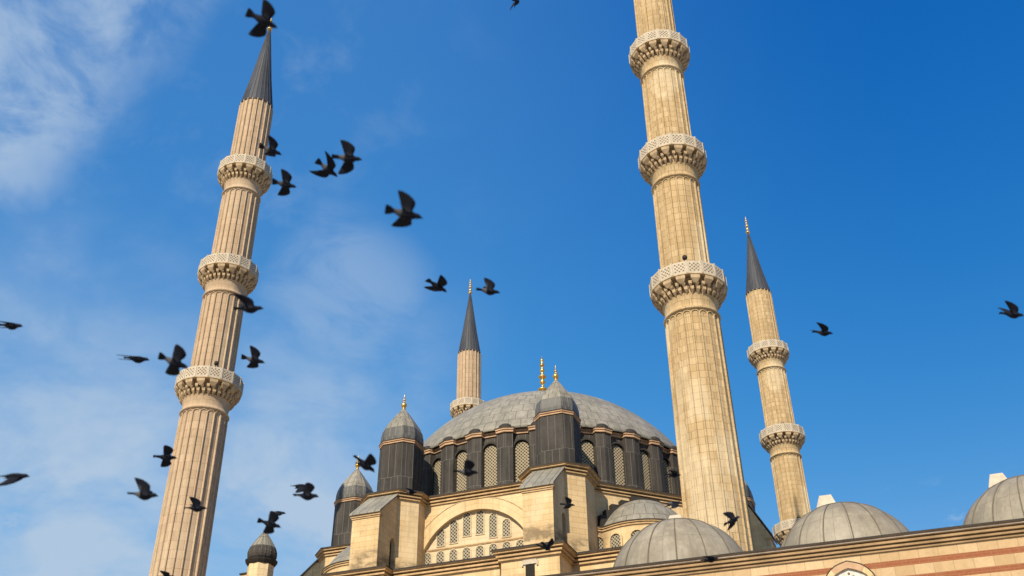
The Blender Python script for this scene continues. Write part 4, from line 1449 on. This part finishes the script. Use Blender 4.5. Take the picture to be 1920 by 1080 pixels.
BIRDS = [
    ('dark pigeon banking across the finial of the left minaret', (21.24, -70.17, 8.16), 20, -20, 35, 0, 5, 0, 0, 1.0, 1.35, .6),
    ('dark pigeon flapping at the right edge of the top balcony of the left minaret', (18.92, -66.72, 9.92), 15, -18, 10, 30, 35, 0, .3, 1.0, 1.5, .5),
    ('dark pigeon, wing raised, in the sky right of the left minaret\'s top balcony', (19.32, -66.82, 9.09), 8, -12, 22, 0, 25, 0, .1, 1.0, 1.4, .8),
    ('dark pigeon diving, lower left bird of the pair in the upper sky', (20.18, -67.11, 8.88), 35, -22, 10, -30, 15, 0.1, .8, 1.0, 1.5, .3),
    ('level dark pigeon, upper right bird of the pair in the upper sky', (21.28, -68.38, 7.71), 2, -7, 20, -35, 35, 0, .2, 1.0, .8, .8),
    ('largest dark pigeon alone in open sky between the two near minarets, wing raised', (22.65, -69.49, 5.74), 10, -10, 15, 10, 45, 0, .3, 1.0, 1.5, .7),
    ('small dark pigeon gliding level in the sky left of the dome minaret finial', (21.0, -65.34, 7.89), 40, -10, 0, 12, 12, 0, .2, 1.0, 1.3, .4),
    ('dark pigeon with wings straight up just right of the dome minaret finial', (21.44, -64.54, 8.18), 5, -8, 0, 60, 75, 0, .2, 1.0, 1.0, .9),
    ('tail of a dark pigeon hanging from the top edge of the sky', (21.04, -62.05, 17.08), 10, 78, 0, 50, 50, 0.3, .3, 1.0, .8, .5),
    ('dark pigeon in profile under the middle balcony of the left minaret, wings swept back', (19.65, -67.61, 6.52), 0, 0, 0, 62, 45, 0, 1.2, 1.0, .9, .7),
    ('dark pigeon flapping in the sky just right of the lowest balcony of the left minaret', (18.06, -65.27, 7.38), 10, -12, 18, 5, 35, 0, .2, 1.0, 1.4, .7),
    ('dark pigeon with spread tail just left of the lowest balcony of the left minaret', (19.21, -68.2, 5.59), 18, -18, 20, -5, 35, 0, -.3, 1.0, 1.5, .6),
    ('small dark pigeon with tucked wings, left of the flapping bird near the left minaret', (16.91, -66.33, 7.09), 8, -2, 0, -20, -20, 1.0, .3, 1.0, .7, .5),
    ('dark pigeon with tucked wings gliding at the left edge of the sky', (15.38, -67.2, 7.49), 0, -4, 0, -10, 15, 0.85, .5, 1.0, .8, .5),
    ('small dark pigeon reaching the left side of the left minaret shaft', (16.12, -64.48, 6.51), 20, 3, 22, -8, 22, 0, -.4, 1.0, .7, .7),
    ('dark pigeon with wings pressed down, low in the sky at the left edge', (16.66, -67.61, 4.89), 10, 4, -30, -25, -50, 0.1, .8, 1.0, .9, .6),
    ('dark pigeon with both wings raised, low in the sky left of the left minaret', (18.32, -67.27, 4.53), 5, -4, 0, 55, 75, 0, .5, 1.0, .8, .8),
    ('dark pigeon crossing the shaft of the left minaret, wings up', (15.9, -63.31, 6.15), 12, 3, 0, 50, 62, 0, .4, 1.0, .7, .7),
    ('small dark pigeon, upper bird of the pair left of the mosque turrets', (16.56, -61.41, 7.14), 15, 4, -25, -25, -50, 0, .2, 1.0, .7, .7),
    ('dark pigeon with raised wing, lower bird of the pair left of the mosque turrets', (19.02, -65.0, 5.25), -5, -6, 5, 30, 48, 0, -1.1, 1.0, .9, .6),
    ('small dark pigeon, upper right bird of the pair above the onion capped turret', (14.06, -58.35, 8.10), 10, -2, -20, -20, -42, 0.2, .8, 1.0, .7, .5),
    ('dark pigeon with spread tail just above the onion capped turret', (17.79, -63.98, 5.39), 18, -12, 20, -12, 32, 0, -.4, 1.0, 1.5, .7),
    ('dark pigeon passing in front of the small far left turret', (20.09, -65.39, 5.37), 38, -24, -5, 15, 25, 0, -.2, 1.0, .9, .5),
    ('dark pigeon flying in front of the dark drum windows', (20.84, -63.88, 5.73), 5, -3, 5, 25, 40, 0, -.7, 1.0, .8, .6),
    ('small pigeon with a pale back before the right buttress', (19.84, -56.21, 8.18), 5, -4, 18, 12, 25, 0, .1, 0.9, .9, .8),
    ('small dark pigeon at the foot of the drum beside the near minaret', (22.06, -55.72, 8.69), 5, -2, 0, 5, 10, 0.2, .2, 1.0, .8, .5),
    ('dark pigeon with drooping wings between the half dome and the near minaret', (22.43, -57.85, 7.22), 10, 8, -20, -25, -45, 0, .3, 1.0, .9, .6),
    ('dark pigeon rising with a wing up, in front of the foot of the near minaret', (23.56, -58.33, 6.55), 5, 28, 18, -10, 60, 0, .4, 1.0, 1.4, .9),
    ('dark pigeon swooping in front of the right pedestal cornice', (20.05, -58.3, 6.57), 60, -10, 10, 35, 25, 0, .2, 1.0, .9, .6),
    ('dark pigeon skimming along the porch cornice below the first porch dome', (22.86, -57.07, 6.33), 0, 6, 0, 4, 8, 0.3, .5, 1.0, .8, .5),
    ('small dark pigeon with pale wing patch alone in the right sky', (25.77, -60.32, 8.83), 5, -4, 0, 55, 38, 0.1, .7, 1.0, .9, .6),
    ('dark pigeon with a raised wing at the right edge of the sky', (28.44, -61.62, 7.82), 0, -8, 0, 75, 55, 0, .8, 1.0, .8, .8),
    ('back of a dark pigeon cut by the bottom edge on the left minaret shaft', (13.3, -60.6, 6.16), 5, 0, 0, 10, 20, 0, .2, 1.0, .9, .5),
    ('small pale backed pigeon skimming the cornice beside the second turret', (16.5, -57.0, 8.69), 8, -4, 0, 8, 12, 0.3, .3, 0.9, .9, .5),
]
for b in BIRDS:
    make_bird(*b)
